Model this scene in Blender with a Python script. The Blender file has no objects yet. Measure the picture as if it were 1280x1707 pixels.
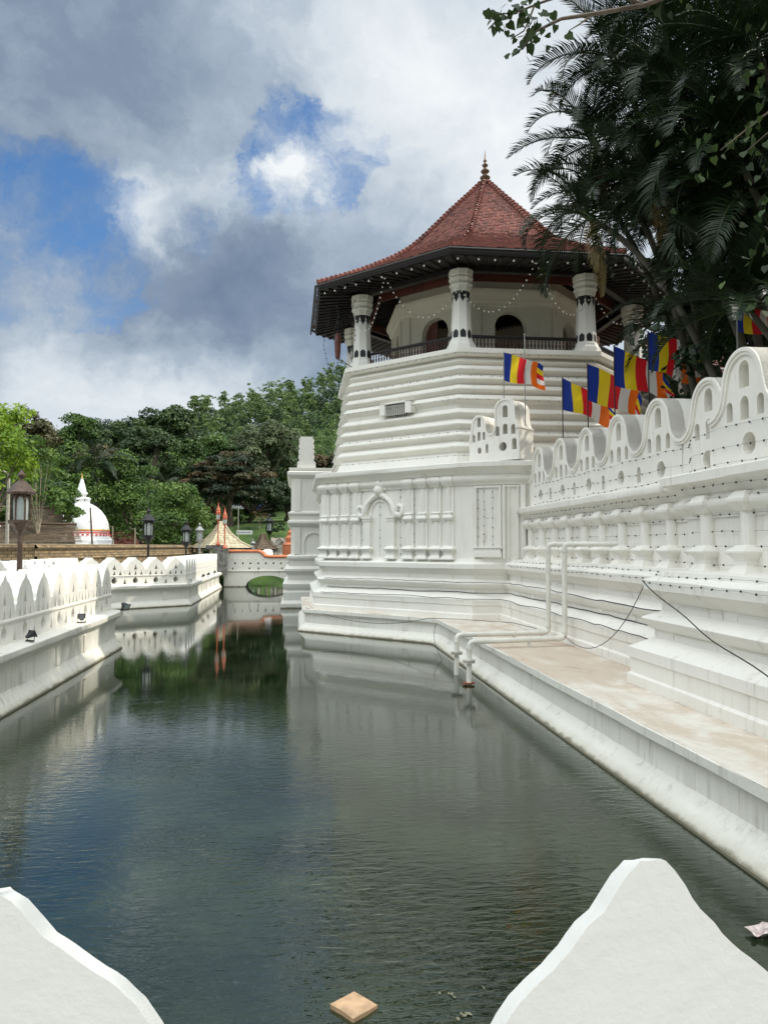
import bpy, bmesh, math, random
import numpy as np
from mathutils import Vector, Matrix

R = math.radians
rnd = random.Random(7)
nrng = np.random.default_rng(11)
sc = bpy.context.scene
COL = sc.collection

# ------------------------------------------------------------------ camera, sky, sun, exposure
cd = bpy.data.cameras.new("camera")
cam = bpy.data.objects.new("camera", cd)
COL.objects.link(cam)
cd.sensor_fit = 'VERTICAL'
cd.sensor_height = 34.6
cd.lens = 34.6 * 1282.0 / 1707.0
cd.clip_start = 0.05
cd.clip_end = 3000
cam.location = (0, 0, 3.3)
cam.rotation_euler = (R(90 + 2.57), 0, R(-6.45))
sc.camera = cam

sc.view_settings.view_transform = 'Standard'
sc.view_settings.look = 'None'
sc.view_settings.gamma = 1
sc.view_settings.exposure = 0.13

SUN = Vector((0.93, 0.13, 0.80)).normalized()          # direction towards the sun
sl = bpy.data.lights.new("sun", 'SUN')
sl.energy = 3.0
sl.angle = R(0.6)
sl.color = (1.0, 0.93, 0.80)
so = bpy.data.objects.new("sun", sl)
COL.objects.link(so)
so.rotation_euler = SUN.to_track_quat('Z', 'Y').to_euler()
so.location = (40, 5, 40)

world = bpy.data.worlds.new("World")
sc.world = world
world.use_nodes = True
wn = world.node_tree.nodes
wl = world.node_tree.links
wn.clear()


def W(kind, **kw):
    n = wn.new(kind)
    for k, v in kw.items():
        if k == 'ins':
            for i, x in v.items():
                if hasattr(x, 'node'):
                    wl.new(x, n.inputs[i])
                else:
                    n.inputs[i].default_value = x
        else:
            setattr(n, k, v)
    return n


def wm(op, a, b=0.0, c=0.0):
    return W('ShaderNodeMath', operation=op, ins={0: a, 1: b, 2: c}).outputs[0]


BLUE = [((-0.037, 0.901, 0.433), 2.8, 1.0), ((0.001, 0.889, 0.457), 3.0, 1.2), ((0.036, 0.883, 0.468), 2.8, 1.2), ((0.06, 0.875, 0.48), 2.6, 0.9), ((-0.315, 0.876, 0.365), 4, 0.7), ((-0.289, 0.898, 0.331), 4.5, 1.0), ((-0.239, 0.905, 0.353), 4.2, 1.0), ((-0.208, 0.92, 0.332), 3, 0.8), ((-0.315, 0.898, 0.306), 3, 0.5), ((-0.172, 0.904, 0.392), 2.2, 0.4), ((-0.118, 0.914, 0.388), 2.2, 0.6), ((0.23, 0.8, 0.554), 3.5, 0.7), ((-0.126, 0.922, 0.365), 2.0, 0.5)]
BRIGHT = [((-0.006, 0.898, 0.439), 1.6, 0.8), ((-0.03, 0.906, 0.421), 1.6, 0.5), ((-0.163, 0.911, 0.379), 2.2, 0.7), ((-0.183, 0.889, 0.419), 3, 0.3), ((-0.079, 0.905, 0.418), 1.8, 0.5), ((0.179, 0.849, 0.497), 6, 0.30), ((0.201, 0.819, 0.537), 5, 0.2), ((0.138, 0.898, 0.419), 6, 0.10), ((0.08, 0.822, 0.564), 5, 0.25), ((0.015, 0.861, 0.508), 6, 0.22), ((-0.292, 0.937, 0.191), 5, 0.5), ((-0.187, 0.96, 0.206), 5, 0.4), ((-0.072, 0.973, 0.219), 4, 0.3), ((0.329, 0.871, 0.365), 8, 0.42), ((0.277, 0.844, 0.458), 6, 0.22), ((0.329, 0.792, 0.515), 8, 0.15), ((-0.261, 0.915, 0.307), 3.5, 0.3), ((-0.109, 0.976, 0.189), 5, 0.25)]
DARK = [((-0.142, 0.939, 0.312), 6, 0.3), ((-0.264, 0.928, 0.261), 7, 0.42), ((-0.144, 0.955, 0.258), 6, 0.35), ((-0.056, 0.935, 0.351), 5, 0.25), ((-0.042, 0.958, 0.285), 6, 0.25), ((-0.165, 0.858, 0.487), 9, 0.20), ((-0.30, 0.84, 0.45), 6, 0.10), ((-0.249, 0.816, 0.522), 9, 0.28), ((-0.097, 0.827, 0.554), 9, 0.22), ((-0.324, 0.908, 0.267), 6, 0.3), ((0.075, 0.929, 0.362), 6, 0.12), ((0.14, 0.86, 0.49), 8, 0.18), ((0.26, 0.83, 0.49), 8, 0.24), ((0.16, 0.92, 0.36), 6, 0.12), ((0.02, 0.80, 0.60), 7, 0.12)]

tc = W('ShaderNodeTexCoord').outputs['Generated']
warp = W('ShaderNodeTexNoise', ins={'Vector': tc, 'Scale': 8.0, 'Detail': 8.0, 'Roughness': 0.65})
woff = W('ShaderNodeVectorMath', operation='SUBTRACT', ins={0: warp.outputs['Color'], 1: (0.5, 0.5, 0.5)})
wsc = W('ShaderNodeVectorMath', operation='SCALE', ins={0: woff.outputs[0], 'Scale': 0.16})
wadd = W('ShaderNodeVectorMath', operation='ADD', ins={0: tc, 1: wsc.outputs[0]})
wdir = W('ShaderNodeVectorMath', operation='NORMALIZE', ins={0: wadd.outputs[0]}).outputs[0]


def lobes(lst):
    tot = None
    for d, r, a in lst:
        dt = W('ShaderNodeVectorMath', operation='DOT_PRODUCT', ins={0: wdir, 1: Vector(d).normalized()}).outputs['Value']
        ang2 = wm('MULTIPLY', wm('SUBTRACT', 1.0, dt), -2.0 / (R(r) ** 2) * 0.8)
        g = wm('MULTIPLY', wm('EXPONENT', ang2), a)
        tot = g if tot is None else wm('ADD', tot, g)
    return tot


bl, br, dk = wm('MINIMUM', lobes(BLUE), 1.0), lobes(BRIGHT), lobes(DARK)
sep = W('ShaderNodeSeparateXYZ', ins={0: tc})
zden = wm('ADD', wm('MAXIMUM', sep.outputs[2], 0.0), 0.30)
px = wm('DIVIDE', sep.outputs[0], zden)
py = wm('DIVIDE', sep.outputs[1], zden)
pc = W('ShaderNodeCombineXYZ', ins={0: px, 1: py, 2: 0.37}).outputs[0]
n1 = W('ShaderNodeTexNoise', ins={'Vector': pc, 'Scale': 3.2, 'Detail': 10.0, 'Roughness': 0.58, 'Distortion': 0.35}).outputs['Fac']
n2 = W('ShaderNodeTexNoise', ins={'Vector': wdir, 'Scale': 6.0, 'Detail': 11.0, 'Roughness': 0.64, 'Distortion': 0.35}).outputs['Fac']
n3 = W('ShaderNodeTexNoise', ins={'Vector': pc, 'Scale': 1.1, 'Detail': 3.0, 'Roughness': 0.5}).outputs['Fac']
# cloud luminance
lum = wm('ADD', 0.56, wm('MULTIPLY', wm('SUBTRACT', n2, 0.5), 0.72))
lum = wm('ADD', lum, wm('MULTIPLY', wm('SUBTRACT', n1, 0.5), 0.52))
lum = wm('ADD', lum, wm('MULTIPLY', wm('SUBTRACT', n3, 0.5), 0.25))
lum = wm('ADD', lum, wm('MULTIPLY', br, 0.62))
lum = wm('SUBTRACT', lum, wm('MULTIPLY', dk, 0.50))
ramp = W('ShaderNodeValToRGB', ins={0: lum})
cr = ramp.color_ramp
cr.elements[0].position = 0.0
cr.elements[0].color = (0.13, 0.19, 0.29, 1)
cr.elements[1].position = 1.0
cr.elements[1].color = (0.83, 0.86, 0.88, 1)
for p, c in ((0.28, (0.22, 0.285, 0.385, 1)), (0.5, (0.375, 0.45, 0.54, 1)), (0.72, (0.60, 0.665, 0.725, 1))):
    e = cr.elements.new(p)
    e.color = c
sky = W('ShaderNodeTexSky', sky_type='NISHITA', sun_disc=False, sun_elevation=math.asin(SUN.z), sun_rotation=math.atan2(SUN.x, SUN.y), altitude=500, air_density=1.0, dust_density=0.3, ozone_density=3.0)
skyc = W('ShaderNodeVectorMath', operation='MULTIPLY', ins={0: sky.outputs[0], 1: (0.085, 0.118, 0.140)}).outputs[0]
hole = wm('ADD', wm('MULTIPLY', bl, 1.05), wm('MULTIPLY', wm('SUBTRACT', 0.5, n2), 2.6))
hole = wm('ADD', hole, wm('MULTIPLY', wm('SUBTRACT', 0.5, n1), 1.6))
hole = wm('SUBTRACT', hole, wm('MULTIPLY', br, 0.40))
hole = wm('SUBTRACT', hole, W('ShaderNodeMapRange', interpolation_type='SMOOTHSTEP', ins={0: sep.outputs[2], 1: 0.49, 2: 0.56, 3: 0.0, 4: 0.35}).outputs[0])
hmask = W('ShaderNodeMapRange', interpolation_type='SMOOTHSTEP', ins={0: hole, 1: 0.46, 2: 1.35, 3: 0.0, 4: 1.0}).outputs[0]
mixc = W('ShaderNodeMix', data_type='RGBA', ins={0: hmask, 6: ramp.outputs[0], 7: skyc}).outputs[2]
# sky out of view, overhead and behind, boosted and warmed to light the walls
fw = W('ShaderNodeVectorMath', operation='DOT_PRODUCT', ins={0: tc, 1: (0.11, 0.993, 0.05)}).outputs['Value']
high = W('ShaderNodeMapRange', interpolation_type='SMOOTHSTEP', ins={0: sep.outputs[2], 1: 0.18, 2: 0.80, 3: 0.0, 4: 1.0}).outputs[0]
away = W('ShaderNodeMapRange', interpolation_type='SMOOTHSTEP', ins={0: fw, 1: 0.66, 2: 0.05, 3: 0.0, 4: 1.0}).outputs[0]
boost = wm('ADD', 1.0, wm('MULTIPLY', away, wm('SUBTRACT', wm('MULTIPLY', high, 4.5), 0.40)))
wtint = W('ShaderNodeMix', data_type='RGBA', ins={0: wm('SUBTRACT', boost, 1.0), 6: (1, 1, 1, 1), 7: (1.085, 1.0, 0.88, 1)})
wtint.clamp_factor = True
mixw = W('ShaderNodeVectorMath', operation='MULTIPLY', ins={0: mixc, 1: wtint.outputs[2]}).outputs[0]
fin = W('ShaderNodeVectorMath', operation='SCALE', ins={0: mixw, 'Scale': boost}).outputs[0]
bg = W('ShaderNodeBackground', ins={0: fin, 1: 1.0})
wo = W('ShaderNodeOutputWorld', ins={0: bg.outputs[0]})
world.cycles.sampling_method = 'MANUAL'
world.cycles.sample_map_resolution = 512

# ------------------------------------------------------------------ materials
MATS = {}


class NT:
    def __init__(self, name):
        self.m = bpy.data.materials.new(name)
        self.m.use_nodes = True
        self.t = self.m.node_tree
        self.b = self.t.nodes['Principled BSDF']
        MATS[name] = self.m

    def n(self, kind, ins=None, **kw):
        x = self.t.nodes.new(kind)
        for k, v in kw.items():
            setattr(x, k, v)
        for i, v in (ins or {}).items():
            if hasattr(v, 'node'):
                self.t.links.new(v, x.inputs[i])
            else:
                x.inputs[i].default_value = v
        return x

    def math(self, op, a, b=0.0):
        return self.n('ShaderNodeMath', {0: a, 1: b}, operation=op).outputs[0]

    def rng(self, v, a, b, c, d, smooth=True):
        return self.n('ShaderNodeMapRange', {0: v, 1: a, 2: b, 3: c, 4: d}, interpolation_type='SMOOTHSTEP' if smooth else 'LINEAR').outputs[0]

    def noise(self, vec, scale, detail=4.0, rough=0.55, dist=0.0):
        return self.n('ShaderNodeTexNoise', {'Vector': vec, 'Scale': scale, 'Detail': detail, 'Roughness': rough, 'Distortion': dist}).outputs['Fac']

    def pos(self):
        return self.n('ShaderNodeNewGeometry').outputs['Position']

    def scaled(self, vec, s):
        return self.n('ShaderNodeVectorMath', {0: vec, 1: s}, operation='MULTIPLY').outputs[0]

    def mix(self, f, a, b):
        return self.n('ShaderNodeMix', {0: f, 6: a, 7: b}, data_type='RGBA').outputs[2]

    def bump(self, hgt, strength, dist=0.02):
        self.t.links.new(self.n('ShaderNodeBump', {'Height': hgt, 'Strength': strength, 'Distance': dist}).outputs[0], self.b.inputs['Normal'])

    def col(self, v):
        if hasattr(v, 'node'):
            self.t.links.new(v, self.b.inputs['Base Color'])
        else:
            self.b.inputs['Base Color'].default_value = v

    def set(self, **kw):
        for k, v in kw.items():
            i = self.b.inputs[k.replace('_', ' ')]
            if hasattr(v, 'node'):
                self.t.links.new(v, i)
            else:
                i.default_value = v


def c4(r, g, b):
    return (r, g, b, 1)


def plain(name, col, rough=0.6, metal=0.0, var=0.12, scale=6.0, bump=0.0):
    t = NT(name)
    n = t.noise(t.pos(), scale, 5)
    f = t.rng(n, 0.3, 0.7, 0, 1)
    a = tuple(c * (1 - var) for c in col)
    b = tuple(min(1, c * (1 + var)) for c in col)
    t.col(t.mix(f, c4(*a), c4(*b)))
    t.set(Roughness=rough, Metallic=metal)
    if bump:
        t.bump(t.noise(t.pos(), scale * 6, 4), bump, 0.01)
    return t.m


def white_paint(name, base=(0.80, 0.775, 0.71), dirt=0.30, grime=True, stain=(0.42, 0.36, 0.27)):
    t = NT(name)
    p = t.pos()
    broad = t.rng(t.noise(p, 0.55, 4), 0.35, 0.7, 0, 1)
    c = t.mix(broad, c4(*[x * 0.955 for x in base]), c4(*base))
    streak = t.noise(t.scaled(p, (7.0, 7.0, 0.40)), 1.0, 6, 0.65)
    patch = t.noise(p, 1.3, 5, 0.62)
    f = t.math('MULTIPLY', t.rng(streak, 0.46, 0.74, 0, 1), t.rng(patch, 0.42, 0.70, 0, 1))
    c = t.mix(t.math('MULTIPLY', f, dirt), c, c4(*stain))
    speck = t.rng(t.noise(p, 26, 3, 0.7), 0.70, 0.80, 0, 0.22)
    c = t.mix(speck, c, c4(0.33, 0.30, 0.25))
    if grime:                                   # the tide line just above the water
        z = t.n('ShaderNodeSeparateXYZ', {0: p}).outputs[2]
        w = t.math('ADD', z, t.math('MULTIPLY', t.math('SUBTRACT', t.noise(t.scaled(p, (1, 1, 0.3)), 3.5, 5, 0.65), 0.5), 0.11))
        c = t.mix(t.rng(w, 0.085, 0.03, 0, 0.93), c, c4(0.035, 0.034, 0.024))
        c = t.mix(t.rng(w, 0.19, 0.05, 0, 0.42), c, c4(0.34, 0.30, 0.19))
    t.col(c)
    t.set(Roughness=0.62)
    t.bump(t.math('ADD', t.noise(p, 22, 5, 0.6), t.math('MULTIPLY', t.noise(p, 4, 3), 2.2)), 0.22, 0.014)
    return t.m


white_paint('white_paint', (0.83, 0.80, 0.735), 0.62)
white_paint('white_paint_old', (0.78, 0.755, 0.68), 0.75, True, (0.30, 0.27, 0.20))
white_paint('cream_shade_paint', (0.66, 0.62, 0.51), 0.3, False)  # upper room: cream tone, with the shade under the eaves put into the colour
white_paint('white_paint_fresh', (0.82, 0.80, 0.75), 0.15, False)
white_paint('white_paint_tower', (0.82, 0.795, 0.73), 0.45, True, (0.45, 0.38, 0.27))

t = NT('stained_ledge')                          # walkway on top of the embankment: white paint worn to brown
p = t.pos()
f = t.math('ADD', t.noise(t.scaled(p, (1.3, 0.6, 1)), 1.2, 7, 0.62, 0.6), t.math('MULTIPLY', t.noise(p, 9, 5, 0.7), 0.25))
y = t.n('ShaderNodeSeparateXYZ', {0: p}).outputs[1]
far = t.math('MULTIPLY', t.rng(y, 13.2, 14.2, 0, 0.14, False), t.rng(y, 20.5, 19, 0, 1))
f = t.math('ADD', f, far)
c = t.mix(t.rng(f, 0.46, 0.76, 0, 0.72), c4(0.72, 0.68, 0.61), c4(0.52, 0.40, 0.29))
c = t.mix(t.rng(f, 0.80, 1.0, 0, 0.6), c, c4(0.35, 0.23, 0.16))
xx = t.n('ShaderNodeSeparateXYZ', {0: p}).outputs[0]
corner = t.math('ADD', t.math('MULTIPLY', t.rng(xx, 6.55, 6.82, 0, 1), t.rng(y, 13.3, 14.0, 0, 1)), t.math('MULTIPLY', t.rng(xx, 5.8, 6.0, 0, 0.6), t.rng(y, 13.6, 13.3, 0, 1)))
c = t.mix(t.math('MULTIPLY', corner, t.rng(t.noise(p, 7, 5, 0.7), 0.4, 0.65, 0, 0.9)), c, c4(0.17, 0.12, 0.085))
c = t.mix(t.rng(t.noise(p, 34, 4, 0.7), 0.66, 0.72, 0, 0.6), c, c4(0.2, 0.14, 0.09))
t.col(c)
t.set(Roughness=0.75)
t.bump(t.noise(p, 18, 6, 0.65), 0.3, 0.015)

t = NT('water')
p = t.pos()
big = t.noise(p, 0.22, 3, 0.5)
yy = t.n('ShaderNodeSeparateXYZ', {0: p}).outputs[1]
calm = t.rng(big, 0.40, 0.62, 0.25, 1.0)
nearer = t.rng(yy, 19, 4.5, 0.06, 1.0)
w1 = t.noise(t.scaled(p, (0.85, 2.5, 1)), 4.6, 3, 0.5, 0.7)
w2 = t.noise(t.scaled(p, (1.1, 2.8, 1)), 11.0, 2, 0.5, 0.5)
w3 = t.noise(p, 1.1, 2, 0.5)
hgt = t.math('ADD', t.math('MULTIPLY', w1, 1.25), t.math('MULTIPLY', w2, 0.22))
hgt = t.math('ADD', hgt, t.math('MULTIPLY', w3, 0.3))
hgt = t.math('MULTIPLY', hgt, t.math('MULTIPLY', calm, nearer))
t.bump(hgt, 0.30, 0.05)
t.col(t.mix(t.rng(t.noise(p, 0.5, 3), 0.35, 0.7, 0, 1), c4(0.006, 0.013, 0.005), c4(0.018, 0.028, 0.012)))
t.set(Roughness=0.025, IOR=1.9, Specular_Tint=(0.90, 1.0, 0.94, 1))

plain('ground_soil', (0.17, 0.15, 0.11), 0.9, 0, 0.3, 0.8, 0.3)
t = NT('paved_ground')
p = t.pos()
br_ = t.n('ShaderNodeTexBrick', {'Vector': p, 'Color1': c4(0.36, 0.34, 0.30), 'Color2': c4(0.28, 0.27, 0.24), 'Mortar': c4(0.15, 0.14, 0.12), 'Scale': 1.2, 'Mortar Size': 0.012})
t.col(t.mix(t.rng(t.noise(p, 2, 5), 0.4, 0.7, 0, 0.5), br_.outputs[0], c4(0.22, 0.2, 0.16)))
t.set(Roughness=0.85)
t = NT('hill_grass')
p = t.pos()
c = t.mix(t.rng(t.noise(p, 0.3, 5), 0.35, 0.65, 0, 1), c4(0.035, 0.075, 0.014), c4(0.075, 0.135, 0.022))
c = t.mix(t.rng(t.noise(p, 1.6, 5), 0.55, 0.75, 0, 0.7), c, c4(0.025, 0.05, 0.012))
t.col(c)
t.set(Roughness=0.9)
t.bump(t.noise(p, 5, 5), 0.6, 0.2)


def leaf_mat(name, dark, mid, light, trans=0.25, rough=0.5):
    t = NT(name)
    a = t.n('ShaderNodeAttribute', attribute_name='tint').outputs['Fac']
    ra = t.n('ShaderNodeValToRGB', {0: a})
    ra.color_ramp.elements[0].color = c4(*dark)
    ra.color_ramp.elements[1].color = c4(*light)
    e = ra.color_ramp.elements.new(0.5)
    e.color = c4(*mid)
    t.col(ra.outputs[0])
    t.set(Roughness=rough)
    t.b.inputs['Specular IOR Level'].default_value = 0.3
    if trans:
        tr = t.n('ShaderNodeBsdfTranslucent', {0: ra.outputs[0]})
        mx = t.n('ShaderNodeMixShader', {0: trans, 1: t.b.outputs[0], 2: tr.outputs[0]})
        t.t.links.new(mx.outputs[0], t.t.nodes['Material Output'].inputs[0])
    return t.m


leaf_mat('leaf_palm', (0.005, 0.012, 0.004), (0.011, 0.025, 0.007), (0.034, 0.058, 0.014), 0.08, 0.42)
leaf_mat('leaf_dry', (0.10, 0.07, 0.025), (0.17, 0.12, 0.04), (0.22, 0.18, 0.06), 0.25)
leaf_mat('leaf_bodhi', (0.018, 0.034, 0.010), (0.035, 0.065, 0.014), (0.09, 0.14, 0.03), 0.3)
leaf_mat('leaf_bright', (0.07, 0.14, 0.012), (0.16, 0.27, 0.022), (0.30, 0.42, 0.04), 0.35)
leaf_mat('leaf_mid', (0.032, 0.070, 0.015), (0.070, 0.135, 0.025), (0.14, 0.225, 0.042), 0.25)
leaf_mat('leaf_dark', (0.014, 0.033, 0.012), (0.032, 0.064, 0.019), (0.07, 0.115, 0.032), 0.2)
leaf_mat('leaf_forest', (0.014, 0.034, 0.016), (0.045, 0.085, 0.030), (0.16, 0.235, 0.075), 0.25)
leaf_mat('leaf_grey', (0.06, 0.085, 0.035), (0.11, 0.145, 0.065), (0.18, 0.21, 0.11), 0.25)
leaf_mat('leaf_rust', (0.018, 0.034, 0.014), (0.045, 0.058, 0.022), (0.17, 0.105, 0.05), 0.2)
leaf_mat('leaf_olive', (0.05, 0.05, 0.022), (0.09, 0.085, 0.035), (0.14, 0.14, 0.06), 0.2)

plain('bark', (0.13, 0.10, 0.075), 0.9, 0, 0.35, 5, 0.5)
plain('bark_pale', (0.30, 0.26, 0.19), 0.9, 0, 0.3, 5, 0.4)
plain('palm_trunk', (0.06, 0.058, 0.038), 0.85, 0, 0.35, 3, 0.4)
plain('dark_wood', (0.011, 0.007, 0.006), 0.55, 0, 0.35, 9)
plain('red_wood', (0.10, 0.028, 0.018), 0.5, 0, 0.3, 6)
plain('baluster_wood', (0.055, 0.024, 0.018), 0.5, 0, 0.3, 9)
plain('black_iron', (0.018, 0.018, 0.02), 0.45, 0.3, 0.2, 20)
plain('bronze_lamp', (0.085, 0.055, 0.04), 0.5, 0.35, 0.3, 14)
plain('black_paint', (0.012, 0.012, 0.013), 0.5, 0, 0.2, 10)
plain('cable_black', (0.015, 0.015, 0.016), 0.55, 0, 0.1, 10)
plain('bulb_dark', (0.05, 0.05, 0.05), 0.3, 0, 0.4, 30)
plain('bulb_clear', (0.75, 0.73, 0.66), 0.2, 0, 0.15, 30)
plain('brass', (0.15, 0.10, 0.06), 0.45, 0.5, 0.3, 12)
plain('pipe_plastic', (0.70, 0.68, 0.61), 0.42, 0, 0.08, 3)
plain('rust', (0.22, 0.07, 0.035), 0.8, 0, 0.3, 20)
plain('grey_stone', (0.15, 0.145, 0.135), 0.9, 0, 0.45, 3.5, 0.6)
plain('pale_stone', (0.45, 0.42, 0.36), 0.9, 0, 0.2, 4, 0.4)
plain('rock_wall', (0.27, 0.24, 0.20), 0.9, 0, 0.5, 1.3, 0.8)
plain('orange_paint', (0.55, 0.17, 0.07), 0.55, 0, 0.15, 5)
plain('orange_lamp', (0.50, 0.115, 0.05), 0.45, 0.1, 0.2, 9)
plain('grey_metal', (0.30, 0.30, 0.29), 0.45, 0.4, 0.1, 6)
plain('flood_housing', (0.045, 0.047, 0.05), 0.5, 0.3, 0.2, 12)
plain('lamp_glass', (0.38, 0.42, 0.40), 0.12, 0, 0.1, 8)
plain('blue_tarp', (0.02, 0.07, 0.34), 0.5, 0, 0.2, 1.2)
plain('red_band', (0.62, 0.06, 0.045), 0.6, 0, 0.1, 5)
plain('yellow_band', (0.75, 0.52, 0.04), 0.6, 0, 0.1, 5)
plain('stupa_white', (0.84, 0.84, 0.83), 0.6, 0, 0.035, 0.8)
plain('gilt', (0.62, 0.43, 0.11), 0.35, 0.5, 0.15, 9)
plain('brown_wall', (0.14, 0.085, 0.065), 0.85, 0, 0.25, 2)
plain('sign_white', (0.78, 0.78, 0.76), 0.5, 0, 0.03, 3)
plain('foam_board', (0.46, 0.30, 0.18), 0.8, 0, 0.22, 9, 0.3)
plain('leaf_scrap', (0.20, 0.19, 0.12), 0.8, 0, 0.3, 30)
plain('pink_paper', (0.55, 0.45, 0.42), 0.7, 0, 0.3, 22)
for nm, cc in (('flag_blue', (0.016, 0.045, 0.33)), ('flag_yellow', (0.88, 0.66, 0.02)), ('flag_red', (0.74, 0.018, 0.03)), ('flag_white', (0.82, 0.80, 0.79)), ('flag_orange', (0.92, 0.17, 0.012))):
    t = NT(nm)
    t.col(c4(*cc))
    t.set(Roughness=0.7)
    tr = t.n('ShaderNodeBsdfTranslucent', {0: c4(*cc)})
    mx = t.n('ShaderNodeMixShader', {0: 0.58, 1: t.b.outputs[0], 2: tr.outputs[0]})
    t.t.links.new(mx.outputs[0], t.t.nodes['Material Output'].inputs[0])


def tile_mat(name, a, b, dirt):
    t = NT(name)
    at = t.n('ShaderNodeAttribute', attribute_name='tint').outputs['Fac']
    p = t.pos()
    c = t.mix(at, c4(*a), c4(*b))
    c = t.mix(t.rng(t.noise(p, 0.8, 6, 0.65), 0.48, 0.72, 0, 0.75), c, c4(*dirt))
    c = t.mix(t.rng(t.noise(p, 5, 4), 0.60, 0.75, 0, 0.35), c, c4(0.40, 0.17, 0.10))
    t.col(c)
    t.set(Roughness=0.8)
    return t.m


tile_mat('roof_tile', (0.105, 0.031, 0.025), (0.26, 0.083, 0.056), (0.062, 0.026, 0.022))
tile_mat('cream_tile', (0.44, 0.37, 0.25), (0.60, 0.52, 0.37), (0.26, 0.21, 0.14))
tile_mat('brown_tile', (0.085, 0.055, 0.036), (0.15, 0.105, 0.062), (0.055, 0.052, 0.026))
t = NT('old_brick')
tcu = t.n('ShaderNodeTexCoord').outputs['UV']
p = t.pos()
bk = t.n('ShaderNodeTexBrick', {'Vector': tcu, 'Color1': c4(0.40, 0.29, 0.15), 'Color2': c4(0.23, 0.16, 0.09), 'Mortar': c4(0.10, 0.075, 0.05), 'Scale': 1.0, 'Mortar Size': 0.025, 'Brick Width': 0.42, 'Row Height': 0.17})
c = t.mix(t.rng(t.noise(p, 1.1, 6, 0.65), 0.45, 0.7, 0, 0.8), bk.outputs[0], c4(0.085, 0.07, 0.045))
t.col(c)
t.set(Roughness=0.95)
t.bump(bk.outputs['Fac'], -0.6, 0.03)


# ------------------------------------------------------------------ mesh helpers
def world_org(o):
    v = Vector((0, 0, 0))
    while o is not None:
        v = v + o.location
        o = o.parent
    return v


def subdivide(path, step=0.9):
    out = []
    for a, b in zip(path, path[1:]):
        L = math.hypot(b[0] - a[0], b[1] - a[1])
        k = max(1, int(L / step))
        out += [(a[0] + (b[0] - a[0]) * i / k, a[1] + (b[1] - a[1]) * i / k) for i in range(k) if i == 0 or (L * i / k > 1.75 and L * (1 - i / k) > 1.75)]
    return out + [path[-1]], None


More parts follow.
